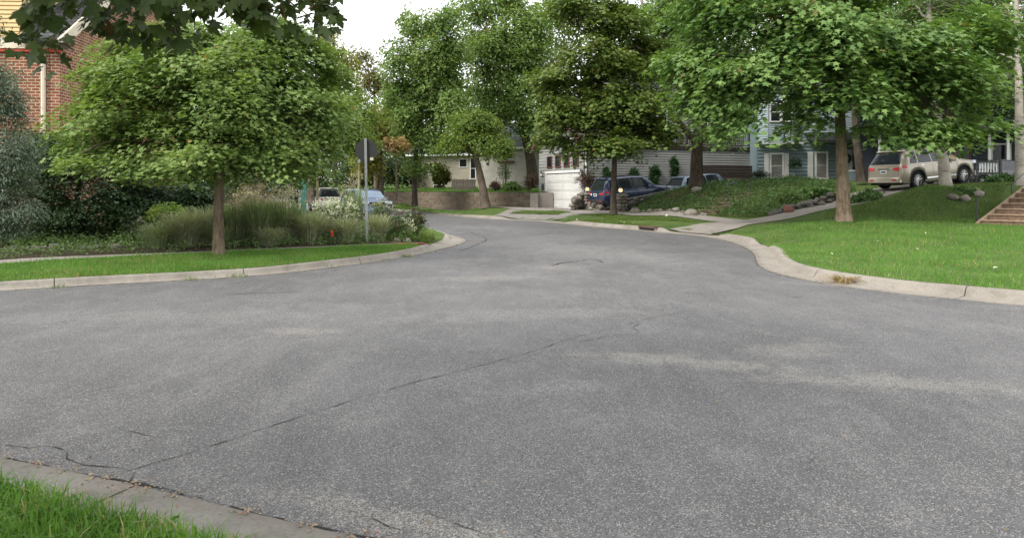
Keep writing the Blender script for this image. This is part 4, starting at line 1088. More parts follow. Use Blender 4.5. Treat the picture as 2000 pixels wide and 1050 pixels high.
shrub('garden_plant', 'mixed perennial behind the orange flag', *SH(600,440,21,45,36,.5), LM['shrub'], 150, 20, .14, .06, 84, 'narrow', Hf=H_left, cat='plant')
shrub('garden_plant', 'orange tinged perennial between the post and the seed heads', *SH(745,440,22,18,28,.35), LM['olive'], 50, 18, .12, .07, 85, Hf=H_left, cat='plant')
shrub('garden_plant', 'low green plant round the foot of the sign post', *SH(715,470,20.9,26,10,.35), LM['shrub'], 60, 18, .1, .05, 86, Hf=H_left, cat='plant')

shrub('flowering_shrub', 'loose shrub with scattered pale flowers right behind the sign post foot', *SH(735,425,22.6,34,38,.5), LM['shrub'], 100, 20, .15, .06, 87, Hf=H_left, flowers=LM['plume'], fl_size=.035)
shrub('flowering_shrub', 'low white flowering plant between the tip plants and the seed heads', *SH(795,452,21.6,22,22,.35), LM['lime'], 60, 18, .12, .05, 88, Hf=H_left, flowers=LM['flower'], fl_size=.03)
# right side
HB = lambda P: H_right(P)
shrub('barberry_shrub', 'purple leaved shrub above the left stone pillar', *SH(1140,352,43.0,24,22,.6), LM['purple'], 70, 18, .24, .11, 90, cat='shrub', Hf=H_right)
for px, py, rx, ry, lb in ((1186,352,11,28,'small arborvitae partly behind the kerb strip maple'),(1237,346,12,23,'short arborvitae above the dark blue wagon'),(1276,337,13,27,'plump arborvitae in the middle of the siding wall'),(1313,325,12,31,'tall narrow arborvitae left of the thick forked tree')):
    t = (px-1145)/22.0
    wx, wy = 4.2+.926*t+.22, 43.2+.377*t-.54
    shrub('arborvitae', lb, np.array((X(px,wy), wy, Z(py,wy)-.1)), (rx/F*wy, .35, ry/F*wy), LM['thuja'], 120, 26, .12, .09, 91+px, 'tuft', group='arborvitae along the siding wall', tilt=(-.9,.3))
shrub('arborvitae', 'golden arborvitae beside the wooden fence', *SH(862,341,66,20,26,.9), LM['thuja_y'], 170, 24, .25, .17, 96, 'tuft', tilt=(-.9,.3), Hf=H_up)
shrub('shrub', 'round dark red shrub on the block wall nearest the leaning tree', *SH(968,362,51.5,9,14,.4), LM['purple'], 60, 20, .2, .12, 97, Hf=H_up)
shrub('shrub', 'broad green shrub on the block wall', *SH(1000,366,51,24,12,.7), LM['shrub'], 110, 22, .25, .13, 98, Hf=H_up)
shrub('shrub', 'dark conical shrub at the right end of the block wall', *SH(1034,356,50.5,17,22,.6), LM['seed'], 110, 22, .2, .12, 99, 'narrow', Hf=H_up)
shrub('shrub', 'sparse sapling against the stucco wall', *SH(985,338,55,14,22,.4), LM['shrub'], 40, 16, .25, .12, 100, Hf=H_up)
shrub('hosta_plant', 'hosta row along the top of the planted slope', *SH(1430,362,40,52,11,.5), LM['hosta'], 130, 14, .22, .2, 101, 'round', cat='plant', Hf=H_right)
shrub('hosta_plant', 'broad hostas below the porch of the log sided house', *SH(1610,383,33.9,42,16,.5), LM['hosta'], 190, 14, .25, .22, 102, 'round', cat='plant', Hf=H_right)
shrub('shrub', 'leafy shrub under the porch window', *SH(1545,355,40,36,20,.7), LM['shrub'], 130, 20, .25, .13, 103, Hf=H_right)
shrub('shrub', 'dark shrub at the foot of the log sided corner', *SH(1485,340,43,22,8,.5), LM['fir'], 70, 20, .22, .12, 104, 'narrow', Hf=None)
shrub('shrub', 'bushy plant between the rock wall and the porch hostas', *SH(1550,396,33.2,55,18,.6), LM['shrub'], 200, 18, .22, .13, 105, Hf=H_right, cat='shrub')
shrub('shrub', 'dark green bush behind the large maple trunk', *SH(1692,384,32.3,34,15,.6), LM['ivy'], 150, 20, .22, .13, 106, Hf=H_right)
shrub('hosta_plant', 'hosta clump with stones on the slope below the birch', *SH(1885,383,30,30,12,.5), LM['hosta'], 60, 14, .2, .2, 107, 'narrow', cat='plant', Hf=H_right)
shrub('shrub', 'low bush right of the porch railing', *SH(1960,352,33,40,12,.6), LM['ivy'], 90, 20, .22, .12, 108, Hf=H_right)
# ground cover on the middle slope
rng = np.random.default_rng(120)
p = scatter(bank_mid, 2600, 121)
kz = np.sin(p[:,0]*1.7)*np.sin(p[:,1]*1.3+1); p = p[(kz > -.35) | (p[:,0] > 10)]
C = np.column_stack((p, H_right(p)+rng.uniform(.03, .2, len(p))))
V, m = leaf_cloud(C, norm(rng.normal(0,1,C.shape)), 11, .16, .05, .085, 'oval', rng, (.1,.3), .5, .1, .2)
tag(leaf_obj('ground_cover', V, m, (0,0,0), LM['ivy'], None), 'low leafy ground cover on the planted slope', 'ground cover', kind='stuff')
pl = scatter(bed_left[(bed_left[:,0] > -60)], 5200, 122, fade=lambda q: (q[:,0] > -17)*(q[:,1] < 31))
C = np.column_stack((pl, H_left(pl)+rng.uniform(.02, .22, len(pl))))
V, m = leaf_cloud(C, norm(rng.normal(0,1,C.shape)), 10, .16, .06, .07, 'oval', rng, (.1,.3), .6, .1, .1)
tag(leaf_obj('ground_cover', V, m, (0,0,0), LM['shrub'], None), 'low leafy cover on the corner garden soil', 'ground cover', kind='stuff')
# litter
def litter(pts, zs, size, mat, label, seed):
    r_ = np.random.default_rng(seed); C = np.column_stack((pts, zs))
    V, m = leaf_cloud(C, norm(r_.normal(0,1,C.shape)), 1, .01, .002, size, 'round', r_, (0,.15), .25, 0, 0)
    tag(leaf_obj('leaf_litter', V, m, (0,0,0), mat, None), label, 'leaf litter', kind='stuff')
C = np.column_stack((CLOVER, H_near(CLOVER)+.045)); rc = np.random.default_rng(131)
V, m = leaf_cloud(C, norm(rc.normal(0,1,C.shape)), 3, .025, .012, .022, 'round', rc, (.1,.4), .45, 0, 0)
tag(leaf_obj('clover', V, m, (0,0,0), LM['clover'], None), 'clover leaves in the near left grass', 'clover', kind='stuff')
gl = L_near[(L_near[:,0] > -3.4) & (L_near[:,0] < .5)]
pp = gl[rng.integers(0, len(gl), 420)]+rng.normal(0, 1, (420,2))*(.05,.03)
cl = np.array(G(165,958,.05)); pp2 = cl+rng.normal(0,1,(140,2))*(.14,.07)
pp3 = gl[rng.integers(0, len(gl), 160)]+rng.normal(0, .2, (160,2))-(.05,.15)
pa = np.vstack((pp, pp2, pp3)); litter(pa, np.full(len(pa), .012)+.03*(np.arange(len(pa)) >= 420)*1.0, .016, LM['litter'], 'dry leaf bits along the near gutter', 123)
rq = np.random.default_rng(140); pa = np.column_stack((rq.uniform(-7, 7, 420), 3.2+rq.uniform(0, 1, 420)**1.5*20)); pa = pa[(dist_line(pa, L_left) > .1)]
litter(pa, np.full(len(pa), .008), .02, LM['litter'], 'small dry bits scattered on the road', 141)
for LL, lo, hi, sd_k in ((L_left, 8, 22, 142), (L_right, 10, 27, 143)):
    q = LL[(LL[:,1] > lo) & (LL[:,1] < hi)]; pa = q[rq.integers(0, len(q), 260)]+rq.normal(0, .06, (260,2)); litter(pa, np.full(260, .014), .03, LM['litter'], 'dry bits collected along the kerb', sd_k)
q = L_left[(L_left[:,1] > 11) & (L_left[:,1] < 19)]; wd_ = np.concatenate([q[k]+rq.normal(0, .09, (int(n_),2)) for k, n_ in zip(rq.integers(0, len(q), 9), rq.integers(12, 60, 9))])
blades(wd_, np.full(len(wd_), .0), .07, .012, M['grass_dull'], 'small weeds in the kerb joints', 144, 1, .7)
pa = scatter(right_lawn, 60, 124); litter(pa, H_right(pa)+.09, .07, LM['petal'], 'pale fallen leaves on the right lawn', 125)
pa = scatter(strip_a, 14, 126); litter(pa, H_right(pa)+.09, .1, LM['petal'], 'pale fallen leaves on the kerb strip', 127)
grass_clump('dry_weed', 'dry orange weed growing out of the right kerb gutter', 1652, 12.75, .14, .35, 160, LM['orange'], 128, cat='weed', Hf=lambda P: np.array([.012]), spread=1.2)

# ------------------------------------------------------------------ vehicles
def car(label, cat, loc, head, pitch, paint, spec, glass_front='glass_sky', group=None, rails=False, hitch=False, sticker=False, name='parked_car'):
    root = thing(name, label, cat, loc, head, group, pitch)
    L, Wd, H, wr, wx = spec['L'], spec['W']/2, spec['H'], spec['wheel'], spec['wx']
    tx, tz = zip(*spec['top']); bx_, bz = zip(*spec['belt'])
    cx_, cw = zip(*spec['half'])
    sill, arch = spec['sill'], wr*1.17
    zt = lambda x: np.interp(x, tx, tz)
    zs = lambda x: min(np.interp(x, bx_, bz), zt(x)-.004)
    wd = lambda x: Wd*np.interp(x, cx_, cw)
    def zb(x):
        z = sill + .16*max(0, (.35-x)/.35)**2 + .1*max(0, (x-L+.4)/.4)**2
        for c in wx:
            d = abs(x-c)
            if d < arch: z = max(z, wr + math.sqrt(arch*arch-d*d)*.98)
        return z
    def sec(x):
        b, s_, t, w = zb(x), zs(x), zt(x), wd(x)
        k = min(1, max(0, (t-s_)/.45)); rw = w*(.93-(.93-spec['roofw'])*k)
        b = min(b, s_-.01)
        return [(w*.95, b), (w*.985, b+.22*(s_-b)), (w, b+.55*(s_-b)), (w*.99, b+.8*(s_-b)), (w*.96, s_), (w*.955+(rw-w*.955)*.5, s_+(t-s_)*.48),
                (rw, s_+(t-s_)*.88), (rw*.9, s_+(t-s_)*.97), (rw*.55, t), (0, t+.012*k)]
    def S(x, u):
        q = sec(x); u = min(max(u, 0), 8.9999); i = int(u); f = u-i
        return (x-L/2, q[i][0]+(q[i+1][0]-q[i][0])*f, q[i][1]+(q[i+1][1]-q[i][1])*f)
    xs = set(np.linspace(0, L, 46))
    for c in wx:
        for a in np.linspace(-1, 1, 13): xs.add(c+arch*math.sin(a*math.pi/2))
        xs.add(c-arch-.004); xs.add(c+arch+.004)
    for x in tx: xs.add(x)
    xs = sorted(xs)
    mb = MB(); rows = []
    for x in xs:
        q = sec(x); rows.append([(x-L/2, -y, z) for y, z in q]+[(x-L/2, y, z) for y, z in q[-2::-1]])
    mb.sheet(rows)
    n = len(rows[0]); b0 = 0
    mb.f.append(tuple(range(n))); mb.f.append(tuple(range(len(mb.v)-1, len(mb.v)-n-1, -1)))
    mb.build('body', paint, root, angle=38)
    MB().box(.15-L/2, L/2-.15, -Wd*.9, Wd*.9, sill*.8, sill+.5).build('underbody', M['blackplastic'], root)
    def patch(u0, u1, xa, xb, side, name, mat, nx=8, nu=4, off=.006, parent=root, xa1=None, xb1=None, both=False):
        """xa..xb at u0, xa1..xb1 at u1"""
        xa1 = xa if xa1 is None else xa1; xb1 = xb if xb1 is None else xb1
        m = MB()
        for sd in ((-1, 1) if both else (side,)):
            rw = []
            for i in range(nu+1):
                u = u0+(u1-u0)*i/nu; f = i/nu; r_ = []
                for j in range(nx+1):
                    g = j/nx; x = (xa+(xa1-xa)*f)*(1-g)+(xb+(xb1-xb)*f)*g
                    p = np.array(S(x, u)); du = np.array(S(x, u+.05))-np.array(S(x, max(u-.05, 0))); dx = np.array(S(min(x+.02, L), u))-np.array(S(max(x-.02, 0), u))
                    nn = np.cross(dx, du); nn /= max(np.linalg.norm(nn), 1e-9)
                    if nn[1] < -.01 or nn[2] < -.3: nn = -nn
                    p = p+nn*off
                    r_.append((p[0], p[1]*sd, p[2]))
                rw.append(r_ if sd > 0 else r_[::-1])
            m.sheet(rw)
        return m.build(name, mat, parent, smooth=True)
    gl = M['carglass']
    for sd in (-1, 1):
        for (a0, b0_, a1, b1) in spec['win']:
            patch(4.15, 6.0, a0, b0_, sd, 'side_window', gl, xa1=a1, xb1=b1)
    a, b = spec['rearwin']; patch(6.2, 9, a, b, 1, 'rear_window', gl, both=True, nu=6)
    a, b = spec['windscreen']; patch(5.6, 9, a, b, 1, 'windscreen', M[glass_front], both=True, nu=6, nx=10)
    for sd in (-1, 1):
        for c in wx:                                   # arch lips and wheels
            m = MB(); rw = []
            for i in range(15):
                t = math.pi*i/14; r_ = []
                for rr, o in ((arch*.985, -.02), (arch*1.0, .012), (arch*1.13, .012), (arch*1.15, -.03)):
                    r_.append((c-L/2+rr*math.cos(t), sd*(wd(c)*.99+o), wr+rr*math.sin(t)*.98))
                rw.append(r_)
            m.sheet(rw).build('wheel_arch', M['blackplastic'] if spec.get('clad', True) else paint, root, angle=40)
            m = MB(); tw = .21; y0 = sd*(wd(c)*.975)-(tw if sd > 0 else 0)
            m.lathe([(wr*.62,0),(wr*.9,0),(wr*.985,.03),(wr,.06),(wr,tw-.06),(wr*.985,tw-.03),(wr*.9,tw),(wr*.62,tw),(wr*.6,tw*.5),(wr*.62,0)], (c-L/2, y0, wr), 26, 'y')
            w_ = m.build('wheel', M['tyre'], root, angle=40)
            m = MB(); yo = sd*(wd(c)*.972); yi = yo-sd*.05
            m.lathe([(wr*.64, yo), (wr*.6, yo), (wr*.58, yi)], (c-L/2, 0, wr), 24, 'y')
            for k in range(spec.get('spokes', 7)):
                t = 2*math.pi*k/spec.get('spokes', 7)+.2
                p1 = (c-L/2+math.cos(t)*wr*.08, yo-sd*.012, wr+math.sin(t)*wr*.08); p2 = (c-L/2+math.cos(t)*wr*.6, yo-sd*.008, wr+math.sin(t)*wr*.6)
                m.tube([p1, p2], [wr*.085, wr*.06], 5)
            m.lathe([(.001, yo), (wr*.14, yo), (wr*.16, yo-sd*.02)], (c-L/2, 0, wr), 12, 'y')
            m.build('rim', M['rim'], w_, angle=40)
            MB().lathe([(.001, yo-sd*.09), (wr*.6, yo-sd*.09)], (c-L/2, 0, wr), 20, 'y').build('brake_disc', M['blackplastic'], w_)
        # lamps
        tl0, tl1, th0, th1 = spec['tail']
        patch(th0+.15, th1, .14, tl1, sd, 'tail_lamp', M['tail'], off=.008, nx=5, xa1=.16, xb1=tl1*.8)
        m = MB(); zt0, zt1 = zs(.1)-.26*spec['H']/1.7, zs(.1)-.06
        xr = spec['rearx']
        yA, yB = sd*wd(.05)*.93, sd*wd(.05)*.58
        m.add([(xr(zt0)-L/2-.015, yA, zt0+.06), (xr(zt1)-L/2-.015, yA, zt1), (xr(zt1)-L/2-.015, yB, zt1-.02), (xr(zt0)-L/2-.015, yB, zt0+.1),
               (xr(zt0)-L/2+.1, yA*1.02, zt0+.06), (xr(zt1)-L/2+.1, yA*1.02, zt1), (xr(zt1)-L/2+.1, yB, zt1-.02), (xr(zt0)-L/2+.1, yB, zt0+.1)],
              [(0,1,2,3), (0,4,5,1), (1,5,6,2), (2,6,7,3), (3,7,4,0)]).build('tail_lamp', M['tail'], root)
        m = MB(); xh = L/2-.12; zh = spec['hood']-.13
        m.bbox(xh-.18, xh+.1, sd*Wd*.9 if sd < 0 else sd*Wd*.48, sd*Wd*.48 if sd < 0 else sd*Wd*.9, zh-.07, zh+.07, .02).build('headlight', M['headlamp'], root)
        m = MB(); xm = spec['mirror']; m.bbox(xm-L/2-.07, xm-L/2+.09, min(sd*Wd*1.0, sd*Wd*1.2), max(sd*Wd*1.0, sd*Wd*1.2), zs(xm)+.0, zs(xm)+.16, .03)
        m.build('wing_mirror', paint if spec.get('mirrorpaint', True) else M['blackplastic'], root, angle=40)
        for xd in spec['handles']:
            m = MB(); p = S(xd, 3.3); m.bbox(xd-L/2-.1, xd-L/2+.1, min(sd*p[1], sd*(p[1]+.03)), max(sd*p[1], sd*(p[1]+.03)), p[2]-.018, p[2]+.018, .008)
            m.build('door_handle', M['chrome'] if spec.get('chrome') else paint, root, angle=40)
        m = MB()
        x0, x1 = wx[0]+arch*1.15, wx[1]-arch*1.15
        p = S((x0+x1)/2, 1.0); m.box(x0-L/2, x1-L/2, min(sd*p[1], sd*(p[1]+.02)), max(sd*p[1], sd*(p[1]+.02)), p[2]-.05, p[2]+.02); m.build('side_trim', M['chrome'] if spec.get('chrome') else M['blackplastic'], root)
        for xd in spec['seams']:                         # shut lines of the doors
            m = MB(); pr = [S(xd+.05*(u < 2), u) for u in (.3, 1, 2, 3, 4)]
            for p, q in zip(pr[:-1], pr[1:]): m.add([(p[0]-.006, sd*(p[1]+.004), p[2]), (p[0]+.006, sd*(p[1]+.004), p[2]), (q[0]+.006, sd*(q[1]+.004), q[2]), (q[0]-.006, sd*(q[1]+.004), q[2])], [(0,1,2,3)])
            m.build('door_seam', M['blackplastic'], root)
        if rails:
            a, b = spec['rail']; pts = [S(a, 7.3)]+[tuple(np.array(S(a+(b-a)*k/6, 7.3))+(0,0,.055)) for k in range(0, 7)]+[S(b, 7.3)]
            MB().tube([(p[0], sd*p[1], p[2]) for p in pts], .02, 6).build('roof_rail', M['chrome'] if spec.get('chrome') else M['blackplastic'], root, smooth=True)
    xr = spec['rearx']
    m = MB(); m.bbox(-L/2-.045, -L/2+.2, -Wd*.9, Wd*.9, sill+.06, sill+.3, .05); m.build('rear_bumper', M['blackplastic'] if spec.get('clad', True) and not spec.get('paintbump') else paint, root, angle=40)
    m = MB(); m.bbox(L/2-.16, L/2+.03, -Wd*.86, Wd*.86, sill+.04, sill+.28, .05); m.build('front_bumper', paint, root, angle=40)
    MB().box(L/2-.08, L/2+.012, -Wd*.44, Wd*.44, spec['hood']-.26, spec['hood']-.09).build('grille', M['blackplastic'], root)
    zp = spec['platez']
    pl_ = MB().box(xr(zp)-L/2-.03, xr(zp)-L/2+.06, -.17, .17, zp-.08, zp+.08).build('licence_plate', M['plate'], root)
    MB().box(xr(zp)-L/2-.034, xr(zp)-L/2-.031, -.11, .11, zp-.03, zp+.03).build('plate_marks', M['blackplastic'], pl_)
    MB().box(xr(zp+.14)-L/2-.03, xr(zp+.14)-L/2+.05, -.3, .3, zp+.12, zp+.155).build('tailgate_strip', M['chrome'] if spec.get('chrome') else M['blackplastic'], root)
    for sd in (-1, 1): MB().box(-L/2-.052, -L/2, min(sd*Wd*.5, sd*Wd*.75), max(sd*Wd*.5, sd*Wd*.75), sill+.16, sill+.21).build('rear_reflector', M['tail'], root)
    if spec.get('spoiler'):
        xsp, zsp = spec['spoiler']; MB().bbox(xsp-L/2-.12, xsp-L/2+.2, -Wd*.68, Wd*.68, zsp-.02, zsp+.035, .02).build('spoiler', paint, root, angle=40)
    MB().tube([(spec['wiper']-L/2+.02, 0, np.interp(spec['wiper'], tx, tz)+.02), (spec['wiper']-L/2+.08, -.35, np.interp(spec['wiper']+.05, tx, tz)+.02)], .008, 4).build('rear_wiper', M['blackplastic'], root)
    if sticker:
        MB().lathe([(.001, xr(zp+.1)-L/2-.03), (.07, xr(zp+.1)-L/2-.028)], (0,0,0), 14, 'y')
        o = MB(); c0 = (xr(.86)-L/2-.022)
        o.add([(c0, .42+.07*math.cos(t), .86+.06*math.sin(t)) for t in np.linspace(0, 2*math.pi, 14, endpoint=False)], [tuple(range(14))]); o.build('sticker', M['white'], root)
    return root

def paint(name, col, metal=.3, rough=.3, coat=.6):
    m, t = newmat(name); o = t.obj()
    n = t.noise(o, 1.2, 3); c = t.mix(t.mapr(n, .3, .7), tuple(x*.9 for x in col), col)
    dust = t.mapr(t.noise(o, 5, 4), .4, .7, 0, .12); c = t.mix(dust, c, (.25,.22,.18))
    t.out(t.principled(c, rough, .5, metal, None, coat)); return m
M['p_tan'] = paint('tan_paint', (.33,.29,.225), .45)
M['p_blue'] = paint('dark_blue_paint', (.012,.028,.075), .3)
M['p_sky'] = paint('light_blue_paint', (.15,.2,.27), .4)
M['p_mid'] = paint('mid_blue_paint', (.06,.1,.2), .3)
M['p_white'] = paint('off_white_paint', (.62,.6,.55), .05)
M['p_black'] = paint('black_paint', (.012,.013,.015), .2)

def suv_spec(L, Wd, H, wheel, sill=.3, belt=1.02, hood=1.02, rw=.76, **k):
    s = H/1.74
    sp = dict(L=L, W=Wd, H=H, wheel=wheel, sill=sill, hood=hood, roofw=rw,
      wx=(.98*L/4.7, L-.92*L/4.7), top=[(0,.52),(.04,.80),(.07,belt-.04),(.12,belt+.05),(.42,H-.13),(.55,H-.045),(1.1,H-.01),(2.1,H),(2.75,H-.05),(2.98,H-.12),(L-1.12,hood+.1),(L-.75,hood+.035),(L-.25,hood-.05),(L-.1,hood-.16),(L-.02,.6),(L,.5)],
      belt=[(0,.5),(.05,.78),(.1,belt),(.5,belt+.02),(2.4,belt-.01),(L-1.25,belt-.02),(L-.9,hood-.03),(L-.2,hood-.1),(L-.05,.58),(L,.48)],
      half=[(0,.88),(.12,.955),(.45,1),(L-.8,1),(L-.3,.95),(L-.08,.84),(L,.76)], win=[(.42,1.02,.62,1.05),(1.1,1.9,1.12,1.86),(1.96,L-1.5,1.92,2.72)],
      rearwin=(.13,.44), windscreen=(2.97,L-1.13), tail=(0,.42,3.0,3.95), rearx=lambda z: float(np.interp(z, [.52,.8,belt-.04,belt+.05,H-.13],[0,.04,.07,.12,.42])),
      mirror=L-1.62, handles=(1.3,2.2), seams=(1.06,1.93,L-1.35), rail=(.7,2.6), platez=.84, wiper=.15, spoiler=(.5,H-.05))
    sp.update(k); return sp
def put(px, Y, dz=0.0):
    p = np.array((X(px, Y), Y)); return p
def zr(x, y): return float(H_right([(x, y)])[0])
p0 = np.array((19.0, 34.3)); hd = R(21)
def pitch_at(p, h, L):
    a = p+np.array((math.cos(h), math.sin(h)))*L*.3; b = p-np.array((math.cos(h), math.sin(h)))*L*.3
    za, zb_ = zr(*a), zr(*b); return math.atan2(za-zb_, L*.6), (za+zb_)/2
pt, z0 = pitch_at(p0, hd, 4.8)
car('tan four wheel drive parked at the top of the climbing driveway', 'car', (p0[0], p0[1], z0+.05), hd, pt, M['p_tan'], suv_spec(4.8, 1.94, 1.78, .395, belt=1.1, hood=1.1, win=[(.6,1.04,.86,1.08),(1.12,1.92,1.15,1.88),(1.98,3.3,1.94,2.72)], paintbump=True, chrome=True, spokes=10), rails=True)
p0 = np.array((6.68, 41.75)); hd = R(25); pt, z0 = pitch_at(p0, hd, 4.6)
car('dark blue wagon parked between the two stone pillars', 'car', (p0[0], p0[1], z0+.06), hd, pt, M['p_blue'], suv_spec(4.6, 1.8, 1.73, .36, spokes=5), rails=True, sticker=True)
p0 = np.array((11.35, 44.0)); hd = R(23); pt, z0 = pitch_at(p0, hd, 4.3)
hatch = suv_spec(4.35, 1.77, 1.48, .32, sill=.24, belt=.9, hood=.88, clad=False, paintbump=True, platez=.72)
car('light blue hatchback parked uphill of the dark blue wagon behind the forked tree', 'car', (p0[0], p0[1], z0+.02), hd, pt, M['p_sky'], hatch)
car('blue car facing the camera parked at the kerb behind the corner garden', 'car', (X(713,41), 41, .01), R(-62), 0, M['p_mid'], suv_spec(4.5, 1.82, 1.62, .35), rails=False)
car('white sport utility car with black rear window behind the blue car', 'car', (X(634,53), 53, .01), R(113), 0, M['p_white'], suv_spec(4.6, 1.8, 1.72, .36, paintbump=True), rails=True)
p0 = np.array((X(1926,37.5), 37.5)); z0 = zr(*p0)
car('dark car behind the porch railing, only its windscreen and roof in view', 'car', (p0[0], p0[1], 1.6), R(200), 0, M['p_black'], suv_spec(4.5, 1.8, 1.5, .33, sill=.24, belt=.92, hood=.9))

# ------------------------------------------------------------------ buildings
def siding(name, col, var=.08):
    m, t = newmat(name); o = t.obj()
    n = t.noise(t.mapping(o, scale=(.25,.25,4)), 2.5, 4, .6); n2 = t.noise(o, .7, 3)
    f = t.math('ADD', t.mapr(n, .3, .7, 1-var, 1+var), t.mapr(n2, .3, .7, -.1, .08))
    c = t.mix(1.0, col, t.n('ShaderNodeCombineColor', i0=f, i1=f, i2=f).outputs[0], 'MULTIPLY')
    t.out(t.principled(c, .65, .3)); return m
def shingle(name, a, b):
    return brick_mat(name, a, b, tuple(x*.45 for x in a), .3, .14, .012, .4)
M['s_grey'] = siding('light_grey_siding', (.235,.235,.22))
M['s_grey2'] = siding('mid_grey_siding', (.22,.215,.205))
M['s_log'] = siding('blue_green_log_siding', (.2,.265,.275))
M['s_bay'] = siding('pale_blue_siding', (.36,.44,.455))
M['s_navy'] = siding('dark_slate_siding', (.04,.05,.066))
M['s_cream'] = siding('cream_siding', (.4,.36,.28))
M['s_tan'] = siding('tan_siding', (.56,.40,.19))
M['stucco'] = plain('white_stucco', (.42,.4,.345), .9, .15, var=.2, scale=1.2, bump=.3, bscale=60)
M['roof'] = shingle('dark_shingles', (.05,.052,.056), (.085,.085,.09))
M['roof_b'] = shingle('brown_shingles', (.075,.06,.05), (.11,.09,.075))
M['brick'] = brick_mat('red_brick', (.19,.056,.034), (.27,.095,.056), (.36,.29,.2), .25, .098, .017, .5)
M['brick_dark'] = M['brick']
M['gdoor'] = siding('garage_door_white', (.55,.545,.52), .03)
M['roller'] = plain('grey_blind', (.36,.35,.32), .8, .1)
M['curtain'] = plain('pale_curtain', (.4,.4,.36), .9, .1, var=.25, scale=14)

def lap(mb, x0, x1, z0, z1, pitch, y=0.0, depth=.034, log=False):
    """siding on a wall facing -y, running along x, real laps"""
    k = max(1, int(round((z1-z0)/pitch))); h = (z1-z0)/k
    for i in range(k):
        z = z0+i*h
        if log: prof = [(y-.002, z), (y-.03, z+.12*h), (y-.055, z+.35*h), (y-.058, z+.6*h), (y-.035, z+.88*h), (y-.002, z+h)]
        else: prof = [(y, z), (y-depth, z+.006), (y-depth, z+.02), (y-.003, z+h)]
        mb.sheet([[(x0, yy, zz), (x1, yy, zz)] for yy, zz in prof[::1]])
    return mb
def turn(mb, ang, origin=(0,0,0)):
    c, s_ = math.cos(ang), math.sin(ang)
    mb.v = [(origin[0]+x*c-y*s_, origin[1]+x*s_+y*c, origin[2]+z) for x, y, z in mb.v]; return mb
def window(parent, x, z, w, h, y=0.0, frame=.07, fm=None, gm=None, ang=0.0, org=(0,0,0), bar=True, mull=0, depth=.08):
    """x, z: lower left of the opening on a wall facing -y"""
    fm = fm or M['white']; m = MB(); f = frame
    m.box(x-f, x, y-depth, y+.02, z, z+h); m.box(x+w, x+w+f, y-depth, y+.02, z, z+h)
    m.box(x-f, x+w+f, y-depth, y+.02, z+h, z+h+f); m.box(x-f-.03, x+w+f+.03, y-depth-.03, y+.02, z-f, z)
    if bar: m.box(x, x+w, y-depth+.02, y, z+h*.5-.02, z+h*.5+.02)
    for k in range(mull):
        xx = x+w*(k+1)/(mull+1); m.box(xx-.02, xx+.02, y-depth+.021, y, z, z+h)
    o = turn(m, ang, org).build('window', fm, parent)
    p = MB().box(x, x+w, y-depth+.045, y-.035, z, z+h); turn(p, ang, org).build('pane', gm or M['glass'], o)
    return o

# --- garage house
gh = thing('garage_house', 'light grey sided house with a white garage door facing the street', 'house', (4.22, 43.2, .42), math.atan2(.377,.926))
m = MB(); lap(m, 0, 17, 0, 3.62, .15); m.build('side_wall', M['s_grey'], gh)
m = MB().box(.02, 17, .06, 6.38, -.6, 3.62); m.build('wall_core', M['s_grey2'], gh)
m = MB(); lap(m, -6.4, 0, 2.2, 3.62, .2); lap(m, -.34, 0, 0, 2.2, .2); lap(m, -6.4, -5.25, 0, 2.2, .2)
lap(m, -6.3, -.1, 3.62, 4.2, .2); lap(m, -5.2, -1.2, 4.2, 4.8, .2); lap(m, -4.3, -2.1, 4.8, 5.3, .2)
turn(m, R(-90)).build('garage_wall', siding('pale_grey_siding', (.28,.285,.27)), gh)
m = MB()
for k in range(4):
    m.box(-5.22, -.37, -.02+.0, .06, .01+k*.535, .53+k*.535)
    for j in range(4): m.box(-5.12+j*1.2, -4.02+j*1.2-.02, -.035, 0, .1+k*.535, .44+k*.535)
turn(m, R(-90)).build('garage_door', M['gdoor'], gh)
m = MB().box(-5.3,-5.225,-.06,.03,0,2.2).box(-.365,-.29,-.06,.03,0,2.2).box(-5.4,-.2,-.07,.03,2.2,2.34)
turn(m, R(-90)).build('garage_door_frame', M['white'], gh)
for k in range(4): window(gh, -5.0+k*1.22, 2.62, .62, .62, 0, .06, M['redbrown'], M['glass'], R(-90), bar=False)
m = MB().box(-.08, 17.1, -.1, .3, 3.63, 3.86); m.build('eave_board', M['timber_dark'], gh)
m = MB()
a, b = (-3.2, 5.75), 3.55
def slab(mb, pts, th):
    n = Vector((pts[1][0]-pts[0][0], pts[1][1]-pts[0][1], pts[1][2]-pts[0][2])).cross(Vector((pts[3][0]-pts[0][0], pts[3][1]-pts[0][1], pts[3][2]-pts[0][2]))).normalized()
    lo = [tuple(Vector(p)-n*th) for p in pts]; return mb.add(list(pts)+lo, [(0,1,2,3),(7,6,5,4),(0,4,5,1),(1,5,6,2),(2,6,7,3),(3,7,4,0)])
slab(m, [(-.35,-.35,3.9),(4.5,-.35,3.9),(4.5,3.2,6.0),(-.35,3.2,6.0)], .12)
slab(m, [(-.35,3.202,6.0),(4.5,3.202,6.0),(4.5,6.8,3.9),(-.35,6.8,3.9)], .12)
m.build('roof', M['roof_b'], gh)
m = MB()
for (p, q) in (((-.4,-.36,3.78),(-.4,3.2,5.9)), ((-.4,3.2,5.9),(-.4,6.8,3.78))): 
    m.add([(-.43,p[1],p[2]-.1),(-.36,p[1],p[2]-.1),(-.36,q[1],q[2]-.1),(-.43,q[1],q[2]-.1),(-.43,p[1],p[2]+.12),(-.36,p[1],p[2]+.12),(-.36,q[1],q[2]+.12),(-.43,q[1],q[2]+.12)],[(0,1,2,3),(7,6,5,4),(0,4,5,1),(1,5,6,2),(2,6,7,3),(3,7,4,0)])
